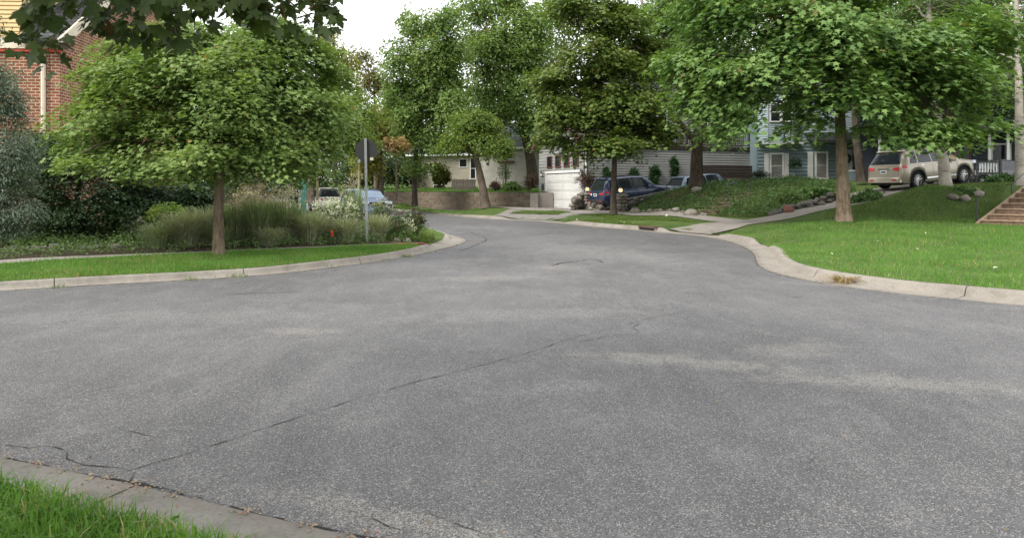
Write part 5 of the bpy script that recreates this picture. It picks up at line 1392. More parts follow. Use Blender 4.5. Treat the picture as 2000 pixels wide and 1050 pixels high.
m.build('rake_board', M['redbrown'], gh)
m = MB(); lap(m, 4.6, 17, 3.9, 8.6, .2, 2.4); lap(m, 11.6, 17, 1.7, 5, .2, -1.2); m.build('upper_wall', M['s_grey2'], gh)
MB().box(4.6, 17, 2.44, 8, 3.9, 8.6).build('upper_core', M['s_grey2'], gh)
m = MB(); slab(m, [(4.2,1.6,8.5),(17.4,1.6,8.5),(17.4,5.4,10.9),(4.2,5.4,10.9)], .15); slab(m, [(4.2,5.402,10.9),(17.4,5.402,10.9),(17.4,9,8.5),(4.2,9,8.5)], .15); m.build('upper_roof', M['roof'], gh)
window(gh, 6.2, 5.2, 1.0, 1.4, 2.38); window(gh, 9.4, 5.2, 1.0, 1.4, 2.38); window(gh, 13.2, 3.3, .8, 1.2, -1.22)
m = MB().box(4.7, 12, .0, .06, 4.72, 4.78).box(4.7, 12, 0, .05, 3.95, 4.0)
for k in range(46): m.box(4.75+k*.16, 4.78+k*.16, .01, .04, 4.0, 4.72)
for k in range(4): m.box(4.7+k*2.4, 4.8+k*2.4, -.02, .08, 3.87, 4.85)
m.build('deck_railing', M['timber_dark'], gh)
m = MB().tube([(.06,-.07,0),(.06,-.07,3.6)], .05, 8); m.build('downpipe', M['white'], gh)
m = MB().box(-.06, .02, -.03, .04, 0, 3.62); turn(m, 0).build('corner_board', M['s_grey2'], gh)
def wall_lamp(y):
    l = MB().box(-.12,-.02,y-.05,y+.05,2.0,2.06); l.lathe([(.02,.3),(.09,.2),(.1,.18)], (-.16,y,2.06), 8); l.tube([(-.02,y,2.03),(-.16,y,2.08)], .015, 5)
    o = l.build('wall_lamp', M['dark_metal'], gh)
    MB().lathe([(.05,-.02),(.085,.16),(.085,.18),(.001,.18)], (-.16,y,2.06), 8).build('lantern_glass', M['white'], o)
    tip = MB().lathe([(.001,-.06),(.05,-.02)], (-.16,y,2.06), 8).build('lantern_base', M['dark_metal'], o)
wall_lamp(.16); wall_lamp(5.75)
MB().bbox(-.06,-.01,5.6,5.95,1.15,1.55,.02).build('meter_box', M['dark_metal'], gh)

# --- log sided house
lh = thing('log_sided_house', 'blue green log sided house with white shutters and a projecting bay', 'house', (14.75, 44.6, 2.0), R(-9))
m = MB(); lap(m, 0, 10.5, 0, 2.5, .2, 0, log=True); m.build('wall', M['s_log'], lh)
MB().box(.03, 10.5, .03, 9, -1, 2.5).box(.05, 10.5, .06, 9, 2.52, 5.3).build('wall_core', M['s_log'], lh)
m = MB(); lap(m, 2.6, 10.5, 2.52, 5.3, .15, 0); m.build('upper_wall', M['s_bay'], lh)
m = MB(); lap(m, .5, 1.9, 2.35, 3.6, .13, -.8); lap(m, .5, 1.9, 4.7, 5.3, .13, -.8)
sid = MB(); lap(sid, 0, .95, 2.35, 5.3, .13); turn(sid, R(57.5), (1.9,-.8,0)); m.add(sid.v, sid.f)
sid = MB(); lap(sid, 0, .95, 2.35, 5.3, .13); turn(sid, R(-57.5), (-.01,0,0)); m.add(sid.v, sid.f)
m.add([(0,0,2.35),(.5,-.8,2.35),(1.9,-.8,2.35),(2.42,0,2.35)], [(0,1,2,3)])
m.box(.52,1.88,-.77,-.05,3.6,4.7); bay = m.build('bay', M['s_bay'], lh)
MB().box(-.02,2.46,-.84,.01,2.27,2.345).build('bay_trim', M['white'], lh)
window(lh, .62, 3.62, .5, 1.05, -.8, .06); window(lh, 1.26, 3.62, .5, 1.05, -.8, .06)
def shutter(x, z, h, w=.26):
    s_ = MB().box(x, x+w, -.1, -.06, z, z+h)
    for k in range(int(h/.09)): s_.box(x+.03, x+w-.03, -.115, -.1, z+.04+k*.09, z+.1+k*.09)
    s_.build('shutter', M['white'], lh)
window(lh, .78, .32, .62, 1.36, -.06, .1, gm=M['curtain']); shutter(.38, .25, 1.5); shutter(1.52, .25, 1.5)
window(lh, 3.35, .3, .55, 1.45, -.06, .1, gm=M['curtain']); shutter(2.85, .22, 1.6, .3)
d = MB().box(4.55, 5.35, -.1, -.04, -.1, 1.95).box(4.65,5.25,-.115,-.1,1.05,1.8).box(4.65,5.25,-.115,-.1,.1,.85).build('door', M['white'], lh)
MB().lathe([(.001,-.01),(.03,0),(.03,.03),(.001,.04)], (4.65,-.16,.95), 8, 'y').build('handle', M['chrome'], d)
wr_ = MB()
rg = np.random.default_rng(9)
wreath = thing('door_wreath', 'dark round wreath hanging on the white front door', 'wreath', tuple(lh.matrix_world @ Vector((0,0,0))))
bpy.context.view_layer.update()
def in_frame(root, p): return tuple(root.matrix_basis @ Vector(p))
wreath.location = in_frame(lh, (4.95, -.18, 1.42)); wreath.rotation_euler = (0,0,R(-9))
C = np.array([(.25*math.cos(t), 0, .25*math.sin(t)) for t in np.linspace(0, 2*np.pi, 36)])
V, mm = leaf_cloud(C, norm(C+(0,-.1,0)), 14, .07, .04, .07, 'oval', rg, (0,.5), .8, 0, 0); leaf_obj('leaves', V, mm, (0,0,0), LM['thuja'], wreath)
T = Tubes(); T.add(np.vstack((C, C[:1])), .035, 6); T.build('ring', M['bark_dark'], (0,0,0), wreath)
window(lh, 5.75, .7, .5, 1.05, -.06, .1); window(lh, 7.6, .5, .9, 1.3, -.06, .1)
m = MB().box(4.1,4.22,-1.62,-1.5,-.5,2.45).box(6.4,6.52,-1.62,-1.5,-.5,2.45).box(9.2,9.32,-1.62,-1.5,-.5,2.45); m.build('porch_post', M['white'], lh)
m = MB(); slab(m, [(2.7,-1.9,2.42),(10.7,-1.9,2.42),(10.7,.05,3.0),(2.7,.05,3.0)], .14); m.build('porch_roof', M['roof'], lh)
MB().box(4.0, 9.4, -1.64, -.06, -1.2, -.12).box(4.22, 5.2, -1.6, -1.52, -.12, .62).build('porch', M['s_log'], lh)
MB().box(4.1,5.3,-1.65,-1.48,.625,.7).box(5.2,5.36,-1.66,-1.46,-.5,.62).build('porch_rail', M['white'], lh)
m = MB(); slab(m, [(-.4,-.5,5.2),(10.9,-.5,5.2),(10.9,4.2,8.0),(-.4,4.2,8.0)], .15); slab(m, [(-.4,4.202,8.0),(10.9,4.202,8.0),(10.9,9.3,5.2),(-.4,9.3,5.2)], .15); m.build('roof', M['roof'], lh)
MB().box(-.05,.05,-.02,.06,0,2.35).build('corner_board', M['s_log'], lh)
hb = thing('hanging_basket', 'dark fern basket hanging below the bay of the log sided house', 'hanging basket', in_frame(lh, (2.05,-.55,1.25)))
rg = np.random.default_rng(10); C = norm(rg.normal(0,1,(46,3)))*np.array((.28,.28,.2)); V, mm = leaf_cloud(C, norm(C), 14, .13, .03, .13, 'narrow', rg, (.5,.3), .4, .4, .8); leaf_obj('fern', V, mm, (0,0,0), LM['thuja'], hb)
MB().lathe([(.001,-.16),(.12,-.15),(.17,0),(.16,0)], (0,0,-.05), 12).tube([(.15,0,-.03),(0,0,.55)], .006, 4).tube([(-.15,0,-.03),(0,0,.55),(0,0,1.1)], .006, 4).build('basket', M['dark_metal'], hb)
# timber planter and terraces between the houses
pb = thing('planter_box', 'long brown timber planter beside the log sided corner', 'planter', (12.9, 43.6, 1.95), R(10))
m = MB()
for k in range(3): m.box(0, 1.9, 0, .05, k*.11, k*.11+.1); m.box(0, 1.9, .55, .6, k*.11, k*.11+.1); m.box(-.05, 0, 0, .6, k*.11, k*.11+.1); m.box(1.9, 1.95, 0, .6, k*.11, k*.11+.1)
m.build('boards', M['timber'], pb); MB().box(.01,1.89,.05,.55,.02,.27).build('soil', M['soil'], pb)
tw_ = thing('timber_retaining_wall', 'stepped dark timber wall between the forked tree and the log sided house', 'retaining wall', (12.2, 45.4, 1.4), R(12))
m = MB()
for s_ in range(2):
    for k in range(5): m.bbox(-.3, 3.2, s_*.7, s_*.7+.2, s_*.75+k*.19, s_*.75+k*.19+.18, .015)
m.build('timbers', M['timber_dark'], tw_); MB().box(-.25, 3.15, .2, 1.6, .2, .85).build('soil', M['soil'], tw_)
# planting bed along the siding wall
pbd = thing('timber_edged_bed', 'sloping timber edged planting bed along the siding wall', 'planting bed', (4.22, 43.2, .42), math.atan2(.377,.926))
m = MB(); m.add([(1.6,-.95,.5),(11.5,-.95,1.75),(11.5,-.1,1.75),(1.6,-.1,.5),(1.6,-.95,-.3),(11.5,-.95,0),(11.5,-.1,0),(1.6,-.1,-.3)],[(0,1,2,3),(0,4,5,1),(4,0,3,7),(1,5,6,2)]); m.build('soil', M['soil'], pbd)
m = MB(); m.add([(1.55,-1.04,-.3),(11.5,-1.04,0),(11.5,-.955,0),(1.55,-.955,-.3),(1.55,-1.04,.58),(11.5,-1.04,1.83),(11.5,-.955,1.83),(1.55,-.955,.58)],[(0,1,5,4),(4,5,6,7),(7,6,2,3),(0,4,7,3),(1,2,6,5)]); m.build('edging', M['timber_dark'], pbd)

# --- porch house
ph = thing('porch_house', 'dark slate blue house with white porch posts at the right', 'house', (19.6, 41.8, 2.0), R(-14))
m = MB(); lap(m, 0, 17, -1, 6.2, .16); m.build('wall', M['s_navy'], ph)
MB().box(.03, 17, .03, 9, -1.5, 6.2).build('wall_core', M['s_navy'], ph)
window(ph, 1.75, .9, .62, 1.2, 0, .09); window(ph, 4.0, 1.0, 1.5, .95, 0, .07, M['timber'], bar=False, mull=4); window(ph, 9.6, .3, .8, 2.0, 0, .1); window(ph, 6.6, .4, .8, 1.6, 0, .09); window(ph, 12.5, .6, .9, 1.6, 0, .09)
MB().box(7.7, 8.6, -.07, -.03, -.4, 1.8).build('door', M['timber'], ph)
m = MB()
for x in (.5, 5.7, 6.55, 7.75, 9.9): m.box(x, x+.13, -2.1, -1.97, -.6, 2.6)
m.build('porch_post', M['white'], ph)
m = MB(); slab(m, [(-.3,-2.5,2.65),(17,-2.5,2.65),(17,.05,3.4),(-.3,.05,3.4)], .16); m.build('porch_roof', M['roof'], ph)
MB().box(.0, 11, -2.15, -.04, -1.6, -.62).build('porch_floor', M['timber_dark'], ph)
m = MB(); slab(m, [(-.4,-.5,6.1),(17.4,-.5,6.1),(17.4,4.2,9.4),(-.4,4.2,9.4)], .15); slab(m, [(-.4,4.202,9.4),(17.4,4.202,9.4),(17.4,9.3,6.1),(-.4,9.3,6.1)], .15); m.build('roof', M['roof'], ph)
pr = thing('porch_railing', 'short black topped railing with white balusters beside the tan car', 'railing', (X(1911,34.4), 34.4, Z(340,34.4)), R(-14))
m = MB()
for k in range(7): m.bbox(.03+k*.115, .075+k*.115, -.02, .02, .08, .52, .008)
m.build('balusters', M['white'], pr)
MB().bbox(-.05, .85, -.045, .045, .52, .6, .01).bbox(-.05,.85,-.04,.04,0,.08,.01).bbox(.85,.95,-.05,.05,-.4,.68,.01).bbox(-.15,-.05,-.05,.05,-.5,.65,.01).build('rail', M['dark_metal'], pr)

# --- brick house
bh = thing('brick_house', 'red brick house with tan sided gable at the left edge', 'house', (-14.75, 24.2, .1), R(4))
m = MB().box(-9, 0, 0, 9, -.3, 5.95); m.build('front_wall', M['brick'], bh)
rz_ = lambda y: 6.25+(y+.55)*.687 if y < 6 else 10.75-(y-6)*.687
m = MB(); pr_ = [(.004,-.3),(12,-.3),(12,rz_(12)-.2),(6,10.5),(.004,rz_(0)-.2)]
m.add([(.004,y,z) for y,z in pr_]+[(-.9,y,z) for y,z in pr_], [(0,1,2,3,4),(9,8,7,6,5)]+[(k,k+5,(k+1)%5+5,(k+1)%5) for k in range(5)])
m.build('side_wall', M['brick'], bh)
m = MB(); lap(m, -9, -1.15, 6.2, 11.5, .14, -.02); m.build('gable_siding', M['s_tan'], bh)
MB().box(-9, -1.15, .01, 8, 6.0, 11.5).build('gable_core', M['s_tan'], bh)
MB().box(-9.05, .05, -.1, .02, 5.955, 6.05).build('red_band', plain('red_band', (.45,.07,.03), .6, .3), bh)
MB().box(-9.05, -.05, -.14, .03, 6.055, 6.42).build('frieze_board', M['cream'], bh)
MB().box(-2.05, -1.9, -.07, -.03, 6.42, 11.5).build('gable_batten', M['cream'], bh)
m = MB().tube([(-.47,-.07,3.3),(-.47,-.07,5.9)], .075, 8); m.build('downpipe', M['cream'], bh)
m = MB(); slab(m, [(-1.14,-.55,6.25),(.22,-.55,6.25),(.22,6,10.75),(-1.14,6,10.75)], .12); slab(m, [(-1.14,6.002,10.75),(.22,6.002,10.75),(.22,12.6,6.2),(-1.14,12.6,6.2)], .12); m.build('lower_roof', M['roof'], bh)
m = MB(); slab(m, [(.224,-.6,6.27),(.3,-.6,6.27),(.3,6,10.8),(.224,6,10.8)], .34); slab(m, [(.224,6.002,10.8),(.3,6.002,10.8),(.3,12.65,6.2),(.224,12.65,6.2)], .34); m.build('rake_board', M['cream'], bh)
m = MB()
for k in range(9):
    t0, t1 = math.pi*(k/9)+.02, math.pi*((k+1)/9)-.02
    m.add([(-2.0+r*math.cos(t), y, 3.0+r*.55*math.sin(t)) for y in (-.03, .02) for r, t in ((.75,t0),(1.0,t0),(1.0,t1),(.75,t1))], [(0,1,2,3),(0,4,5,1),(1,5,6,2),(2,6,7,3),(3,7,4,0)])
m.build('window_arch', plain('arch_brick', (.3,.09,.06), .9, .1), bh)
window(bh, -2.65, 1.5, 1.3, 1.5, -.01, .06, M['cream']); window(bh, -5.4, 1.5, 1.3, 1.5, -.01, .06, M['cream'])
m = MB(); slab(m, [(-9.5,-.7,11.3),(-.8,-.7,11.3),(-.8,4,13.8),(-9.5,4,13.8)], .15); slab(m, [(-9.5,4.002,13.8),(-.8,4.002,13.8),(-.8,8.6,11.3),(-9.5,8.6,11.3)], .15); m.build('roof', M['roof'], bh)
# low masonry in front of the brick house
rw = thing('stone_edging', 'row of flat stones edging the dark bed at the far left', 'stone edging', (X(60,17.2), 17.2, .2), R(20))
m = MB(); rg = np.random.default_rng(33)
for k in range(9): m.rock((-1.6+k*.42, rg.normal(0,.06), .03), .2, rg, .45)
m.build('stones', M['rock_dark'], rw, angle=60)

# --- houses beyond the block wall
ch = thing('cream_house', 'small cream sided house with dark windows behind the golden arborvitae', 'house', (X(806,72), 72, 1.75), R(-14))
m = MB(); lap(m, 0, 7.2, -.3, 3.3, .2); m.build('wall', M['s_cream'], ch); MB().box(.03,7.2,.03,8,-.5,3.3).build('wall_core', M['s_cream'], ch)
window(ch, 1.75, 1.35, .9, 1.05); window(ch, 2.2, -.15, .9, .4, bar=False); window(ch, 4.8, 2.0, .7, .7, bar=False); window(ch, 5.9, .9, .45, 1.9)
m = MB(); slab(m, [(-.5,-.6,3.2),(7.6,-.6,3.2),(7.6,4,5.4),(-.5,4,5.4)], .14); slab(m, [(-.5,4.002,5.4),(7.6,4.002,5.4),(7.6,8.6,3.2),(-.5,8.6,3.2)], .14); m.build('roof', M['roof'], ch)
MB().box(-.5, 7.6, -.66, -.6, 3.05, 3.22).build('eave_board', M['white'], ch)
sh_ = thing('stucco_house', 'white stucco house with grey roof behind the shrubs of the block wall', 'house', (X(934,61), 61, 1.75), R(-16))
MB().box(0, 6.8, 0, 8, -.6, 3.35).build('wall', M['stucco'], sh_)
window(sh_, 2.0, 2.35, .95, .75, bar=False); window(sh_, -.0+5.3, 1.2, .7, 1.3)
MB().tube([(2.35,-.08,-.4),(2.35,-.08,2.0)], .045, 6).box(1.7,3.1,-.3,.0,2.02,2.16).build('window_shelf', M['redbrown'], sh_)
MB().bbox(.72,.9,-.08,.0,1.85,2.05,.01).build('vent', M['dark_metal'], sh_)
m = MB(); slab(m, [(-.6,-.6,3.25),(7.2,-.6,3.25),(7.2,3.8,5.6),(-.6,3.8,5.6)], .14); slab(m, [(-.6,3.802,5.6),(7.2,3.802,5.6),(7.2,8.6,3.25),(-.6,8.6,3.25)], .14); m.build('roof', shingle('grey_shingles', (.11,.12,.125), (.17,.175,.18)), sh_)
MB().box(-.6, 7.2, -.67, -.605, 3.08, 3.27).build('eave_board', M['white'], sh_)
wf = thing('wooden_fence', 'short weathered plank fence on the raised lawn', 'fence', (X(882,60), 60, H_up([(X(882,60),60)])[0]), R(-4))
m = MB(); rg = np.random.default_rng(44)
for k in range(13): m.box(k*.15, k*.15+.135, rg.uniform(-.008,.008), .03, 0, .88+rg.uniform(-.03,.03))
m.box(0, 1.95, .03, .08, .2, .29).box(0, 1.95, .031, .08, .65, .74); m.build('planks', plain('grey_plank', (.12,.105,.09), .9, .1, var=.3, scale=8), wf)
gs = thing('grey_house', 'tiny grey house with white framed window far down the street', 'house', (X(505,85), 85, .5), R(10))
m = MB(); lap(m, 0, 5, 0, 2.7, .22); m.build('wall', M['s_bay'], gs); MB().box(.03,5,.03,6,-.4,2.7).build('wall_core', M['s_bay'], gs)
window(gs, 1.8, .4, 1.0, 1.0, fm=M['white'], bar=False, mull=1); m = MB(); slab(m, [(-.4,-.5,2.6),(5.4,-.5,2.6),(5.4,3,4.2),(-.4,3,4.2)], .14); slab(m, [(-.4,3.002,4.2),(5.4,3.002,4.2),(5.4,6.5,2.6),(-.4,6.5,2.6)], .14); m.build('roof', M['roof'], gs)

# --- block retaining wall
M['block'] = stone_mat('split_face_block', (.115,.09,.066), (.235,.19,.145), 7)
bw = thing('block_retaining_wall', 'long split face block wall below the raised lawn', 'retaining wall', (wall_line[2][0], wall_line[2][1], .35))
rg = np.random.default_rng(55); m = MB()
wl = smooth_line(wall_line, .1)
s_ = np.concatenate(([0], np.cumsum(np.linalg.norm(np.diff(wl, axis=0), axis=1))))
def at(s): return np.array((np.interp(s, s_, wl[:,0]), np.interp(s, s_, wl[:,1])))
nc = 9
for c in range(nc):
    s = (c % 2)*.22-.2; z0b = -.02+c*.158
    while s < s_[-1]-.3:
        w_ = rg.uniform(.36,.5); a, b2 = at(max(s,0)), at(min(s+w_-.012, s_[-1])); t_ = (b2-a)/max(np.linalg.norm(b2-a),1e-6); nn = np.array((t_[1]*-1, t_[0])) 
        o = rg.uniform(0,.022)+(nc-c)*-.004
        f0, f1 = a+nn*(o), b2+nn*(o+rg.uniform(-.01,.01)); g0, g1 = a-nn*.3, b2-nn*.3
        zt_ = z0b+.15
        L0 = bw.location
        P = [(*f0,z0b),(*f1,z0b),(*g1,z0b),(*g0,z0b),(*f0,zt_),(*f1,zt_),(*g1,zt_),(*g0,zt_)]
        m.add([(p[0]-L0[0], p[1]-L0[1], p[2]-L0[2]) for p in P], [(4,5,6,7)[::-1],(0,1,5,4)[::-1],(1,2,6,5)[::-1],(3,0,4,7)[::-1],(2,3,7,6)[::-1]])
        s += w_
m.build('blocks', M['block'], bw)
MB().box(-.02,.9,-.02,.4,-.4,1.05).box(-.55,-.05,-.3,.15,-.4,1.02).build('concrete_wing', M['walk'], bw).location = (2.6, -2.45, 0)
# second, higher tier by the garage
# ------------------------------------------------------------------ pillars, rocks, steps
def pillar(label, px, Y, w, h, lamp_label, seed):
    x = X(px, Y); z = zr(x, Y)
    o = thing('stone_pillar', label, 'pillar', (x, Y, z), R(22)); rg = np.random.default_rng(seed); m = MB()
    MB().box(-w/2+.06, w/2-.06, -w/2+.06, w/2-.06, -.2, h-.03).build('mortar', plain('mortar', (.16,.145,.125), .95, .1), o)
    k = 0
    zz = -.05
    while zz < h-.06:
        for i in range(4):
            a = i*math.pi/2; n_ = 3
            for j in range(n_):
                u = -w/2+w*(j+.5)/n_+rg.normal(0,.015); c = Matrix.Rotation(a, 3, 'Z') @ Vector((u, -w/2+.03, zz+.09+rg.normal(0,.015)))
                m.rock(c, w/n_*.58, rg, .85)
        zz += w/3.0
    m.build('stones', M['rock'], o, angle=60)
    MB().bbox(-w/2-.05, w/2+.05, -w/2-.05, w/2+.05, h-.03, h+.04, .015).build('cap', M['walk'], o)
    lp = thing('post_lamp', lamp_label, 'lamp', (x, Y, z+h+.04), R(22))
    MB().lathe([(.09,0),(.09,.02),(.03,.05),(.03,.1),(.07,.12),(.075,.14)], (0,0,0), 12).lathe([(.1,.33),(.05,.39),(.012,.41),(.012,.45),(.001,.46)], (0,0,0), 12).build('lamp_base', M['dark_metal'], lp, angle=40)
    MB().lathe([(.001,.135),(.06,.14),(.1,.19),(.112,.24),(.1,.3),(.06,.34),(.001,.345)], (0,0,0), 14).build('globe', M['lamp_on'], lp, smooth=True)
    return o
pillar('rough stone pillar left of the dark blue wagon', 1147, 41.6, .5, .88, 'lit round lamp on the pillar left of the dark blue wagon', 61)
pillar('rough stone pillar right of the kerb strip maple', 1212, 38.2, .5, .86, 'lit round lamp on the pillar right of the kerb strip maple', 62)
def stone_wall(label, p0, p1, h0, h1, thick, seed, name='stone_wall', r=.16, mat='rock', Hz=None):
    a, b = np.array(p0), np.array(p1); z = zr(*a); o = thing(name, label, 'wall', (a[0], a[1], z)); rg = np.random.default_rng(seed); m = MB(); L = np.linalg.norm(b-a); t_ = (b-a)/L; nn = np.array((-t_[1], t_[0]))
    s = 0
    while s < L:
        h = h0+(h1-h0)*s/L; q = a+t_*s; zb = zr(*q)-z; zz = .0
        while zz < h-.05:
            rr = r*rg.uniform(.75, 1.3); c = q+nn*rg.uniform(-.5,.5)*thick*(1-.4*zz/max(h,.1)); m.rock((c[0]-a[0], c[1]-a[1], zb+zz+rr*.5), rr, rg, .8); zz += rr*1.15
        s += r*1.5
    m.build('stones', M[mat], o, angle=60); return o
stone_wall('sloping field stone wall left of the left lamp pillar', (4.05,41.9), (3.2,40.5), .95, .45, .35, 63)
stone_wall('low stone wall left of the dark blue wagon under its bumper', (4.2,41.2), (4.9,40.2), .5, .2, .3, 64, r=.13)
stone_wall('mossy stone wall running uphill from the right lamp pillar', (6.0,38.3), (7.9,39.5), .5, .2, .22, 65, mat='rock_dark')
cw = thing('wall_cap', 'pale coping on the wall beside the blue cars', 'coping', (5.85,38.75,0))
m = MB(); pts = [(0,0,1.02),(1.3,.9,1.24),(2.65,1.65,1.48),(4.2,2.4,1.7)]
m.sheet([[(x,y-.14,z) for x,y,z in pts],[(x,y-.14,z+.07) for x,y,z in pts],[(x,y+.14,z+.07) for x,y,z in pts],[(x,y+.14,z) for x,y,z in pts]]); m.build('coping', M['walk'], cw)
m = MB(); m.sheet([[(x,y-.1,-.3) for x,y,z in pts],[(x,y-.1,z) for x,y,z in pts],[(x,y+.1,z) for x,y,z in pts],[(x,y+.1,-.3) for x,y,z in pts]]); m.build('wall_face', M['rock_dark'], cw)
# edging stones at the foot of the slope: each a thing
rg = np.random.default_rng(66)
GS = 'stones edging the foot of the planted slope'
edge = smooth_line([(6.3,36.15),(7.0,34.75),(7.9,33.3),(8.7,32.45)], .1)
for k in range(17):
    q = edge[int(len(edge)*(k+.5)/17)-1]+rg.normal(0,.1,2); r_ = rg.choice([.08,.1,.13,.17], p=[.3,.3,.25,.15])
    m = MB().rock((0,0,r_*.35), r_, rg, .75); o = m.build('edging_stone', M['rock'], None, angle=60); o.location = (q[0], q[1], zr(*q)+.02); o.rotation_euler = (0,0,rg.uniform(0,6))
    tag(o, 'field stone in the loose row at the foot of the planted slope', 'stone', GS)
for px, Y, r_, lb in ((1349,32.5,.24,'largest pale upright stone at the end of the slope edging'),(1240,36.2,.22,'white pale boulder beside the right stone pillar'),(1360,36.2,.2,'flat grey stone leaning on the forked tree')):
    m = MB().rock((0,0,r_*.4), r_, rg, .85); o = m.build('boulder', M['rock'], None, angle=60); x = X(px,Y); o.location = (x, Y, zr(x,Y)); tag(o, lb, 'stone')
for px, Y, r_, lb in ((775,20.75,.1,'smaller pale stone left of its neighbour by the red tactile pad'),(794,20.85,.13,'larger pale stone right of its neighbour by the red tactile pad'),(672,20.2,.15,'tan stone right of the orange flag under the garden plants')):
    m = MB().rock((0,0,r_*.4), r_, rg, .75); o = m.build('boulder', M['rock'], None, angle=60); x = X(px,Y); o.location = (x, Y, H_left([(x,Y)])[0]); tag(o, lb, 'stone')
stone_wall('dark rock wall along the climbing driveway left of the large maple', (10.7,31.0), (14.6,33.5),   .16, .34, .3, 67, 'rock_wall', .12, 'rock_dark')
m = MB().rock((0,0,.1), .2, rg, 1.1); o = m.build('boulder', stone_mat('red_stone', (.12,.055,.04), (.2,.1,.075)), None, angle=60); x = X(1540,31.2); o.location = (x, 31.2, zr(x,31.2)); tag(o, 'reddish boulder at the start of the dark rock wall', 'stone')
for k, (px, Y, r_, lb) in enumerate(((1862,29.2,.17,'left stone of the three below the hosta clump on the right slope'),(1885,29.0,.16,'middle stone of the three below the hosta clump on the right slope'),(1912,29.3,.2,'right stone of the three below the hosta clump on the right slope'))):
    m = MB().rock((0,0,.08), r_, rg, .8); o = m.build('boulder', M['rock'], None, angle=60); x = X(px,Y); o.location = (x, Y, zr(x,Y)); tag(o, lb, 'stone')
# steps
def steps(label, p0, p1, z0, z1, n, width, mat, side, name='garden_steps', tread=None, stringer=True):
    a, b = np.array(p0), np.array(p1); L = np.linalg.norm(b-a); t_ = (b-a)/L; ang = math.atan2(t_[1], t_[0])
    o = thing(name, label, 'steps', (a[0], a[1], z0), ang); rise = (z1-z0)/n; run = L/n
    for k in range(n):
        m = MB().bbox(k*run, (k+1)*run+.28, min(0,side*width), max(0,side*width), k*rise-.15, (k+1)*rise, .015); st = m.build('step', mat, o)
        MB().bbox(k*run-.04, k*run+.1, min(.01,side*width*.99), max(.01,side*width*.99), (k+1)*rise+.003, (k+1)*rise+.045, .01).build('nosing', tread or mat, st)
    if stringer:
        m = MB(); y0, y1 = (-.12, -.005) if side > 0 else (.005, .12)
        m.add([(-.15,y0,-.25),(L,y0,z1-z0-.25),(L,y1,z1-z0-.25),(-.15,y1,-.25),(-.15,y0,.12),(L,y0,z1-z0+.14),(L,y1,z1-z0+.14),(-.15,y1,.12)],[(0,1,5,4),(4,5,6,7),(7,6,2,3),(0,4,7,3),(1,2,6,5)]); m.build('stringer', tread or mat, o)
    return o
steps('timber steps with tan sides climbing at the right edge', (15.85,25.1), (19.6,28.2), .36, 1.62, 7, 2.4, M['timber'], -1, tread=plain('tan_timber', (.26,.19,.13), .85, .15, var=.25, scale=9))
steps('narrow earth and timber steps through the planted slope', (8.95,32.6), (11.9,35.8), .5, 1.42, 6, 1.0, plain('brown_stone', (.13,.095,.07), .9, .1, var=.3, scale=6, bump=.5), 1, stringer=False)
# thin iron posts of the hand rails
def post(name, label, px, Y, h, r=.022, mat='dark_metal', rail=None, cat='post'):
    x = X(px, Y); z = zr(x, Y); o = thing(name, label, cat, (x, Y, z)); MB().tube([(0,0,-.2),(0,0,h)], r, 6).lathe([(r*1.6,h),(r*1.6,h+.03),(.001,h+.06)], (0,0,0), 8).build('post', M[mat], o, angle=40)
    if rail is not None: MB().tube([(0,0,h)]+rail, r*.9, 6).build('handrail', M[mat], o, smooth=True)
    return o
post('rail_post', 'thin dark post left of the narrow slope steps', 1419, 34.6, .72, rail=[(1.35,1.5,1.05)])
post('rail_post', 'thin dark post at the top of the narrow slope steps', 1466, 36.2, .5)
post('rail_post', 'black iron post at the foot of the right timber steps', 1908, 25.6, .78)
post('rail_post', 'black iron post with bent handrail half way up the right timber steps', 1976, 27.6, .95, rail=[(.5,.35,1.2),(1.4,1.0,1.6)])
# storm drain
sd_ = thing('storm_drain', 'rusty storm drain inlet set into the kerb', 'drain', (*(offset_line(L_right, .45)[np.argmin(np.hypot(L_right[:,0]-4.8, L_right[:,1]-28.8))]), 0.0), R(-68))
MB().box(-.55,.55,-.09,.16,.02,.1).build('opening', M['crack'], sd_)
MB().bbox(-.62,.62,-.12,.3,.102,.165,.02).build('lid', plain('rusty_iron', (.09,.06,.045), .8, .2, var=.4, scale=12), sd_)
MB().box(-.62,-.55,-.1,.2,.0,.1).box(.55,.62,-.1,.2,.0,.1).build('frame', M['walk'], sd_)

# ------------------------------------------------------------------ street furniture on the left
ss = thing('stop_sign', 'back of an octagonal sign on a galvanised post in the corner garden', 'sign', (X(717.5,20.35), 20.35, H_left([(X(717.5,20.35),20.35)])[0]), R(-6))
Ys = 20.35; s = Ys/F; hpole = (475-272)*s
m = MB()
m.add([(-.035,-.02,-.2),(.035,-.02,-.2),(.02,.025,-.2),(-.02,.025,-.2),(-.035,-.02,hpole),(.035,-.02,hpole),(.02,.025,hpole),(-.02,.025,hpole)],[(0,1,5,4),(1,2,6,5),(2,3,7,6),(3,0,4,7),(4,5,6,7)])
m.v = [(x-.05*z/hpole, y, z) for x, y, z in m.v]
for k in range(36): m.box(-.012-.05*k/36, .012-.05*k/36, -.024, -.0195, .3+k*hpole/40, .3+k*hpole/40+.018)
m.build('post', M['galv'], ss)
c = np.array((-.035, .045, hpole-.33)); rad = .335
oc = [(c[0]+rad*math.cos(math.pi/8+k*math.pi/4), c[2]+rad*math.sin(math.pi/8+k*math.pi/4)) for k in range(8)]
m = MB().add([(x, .04, z) for x, z in oc]+[(x, .044, z) for x, z in oc], [tuple(range(8)), tuple(range(15,7,-1))]+[(k, k+8, (k+1)%8+8, (k+1)%8) for k in range(8)])
pl_ = m.build('sign_plate', plain('dark_sign_back', (.028,.03,.027), .6, .3), ss)
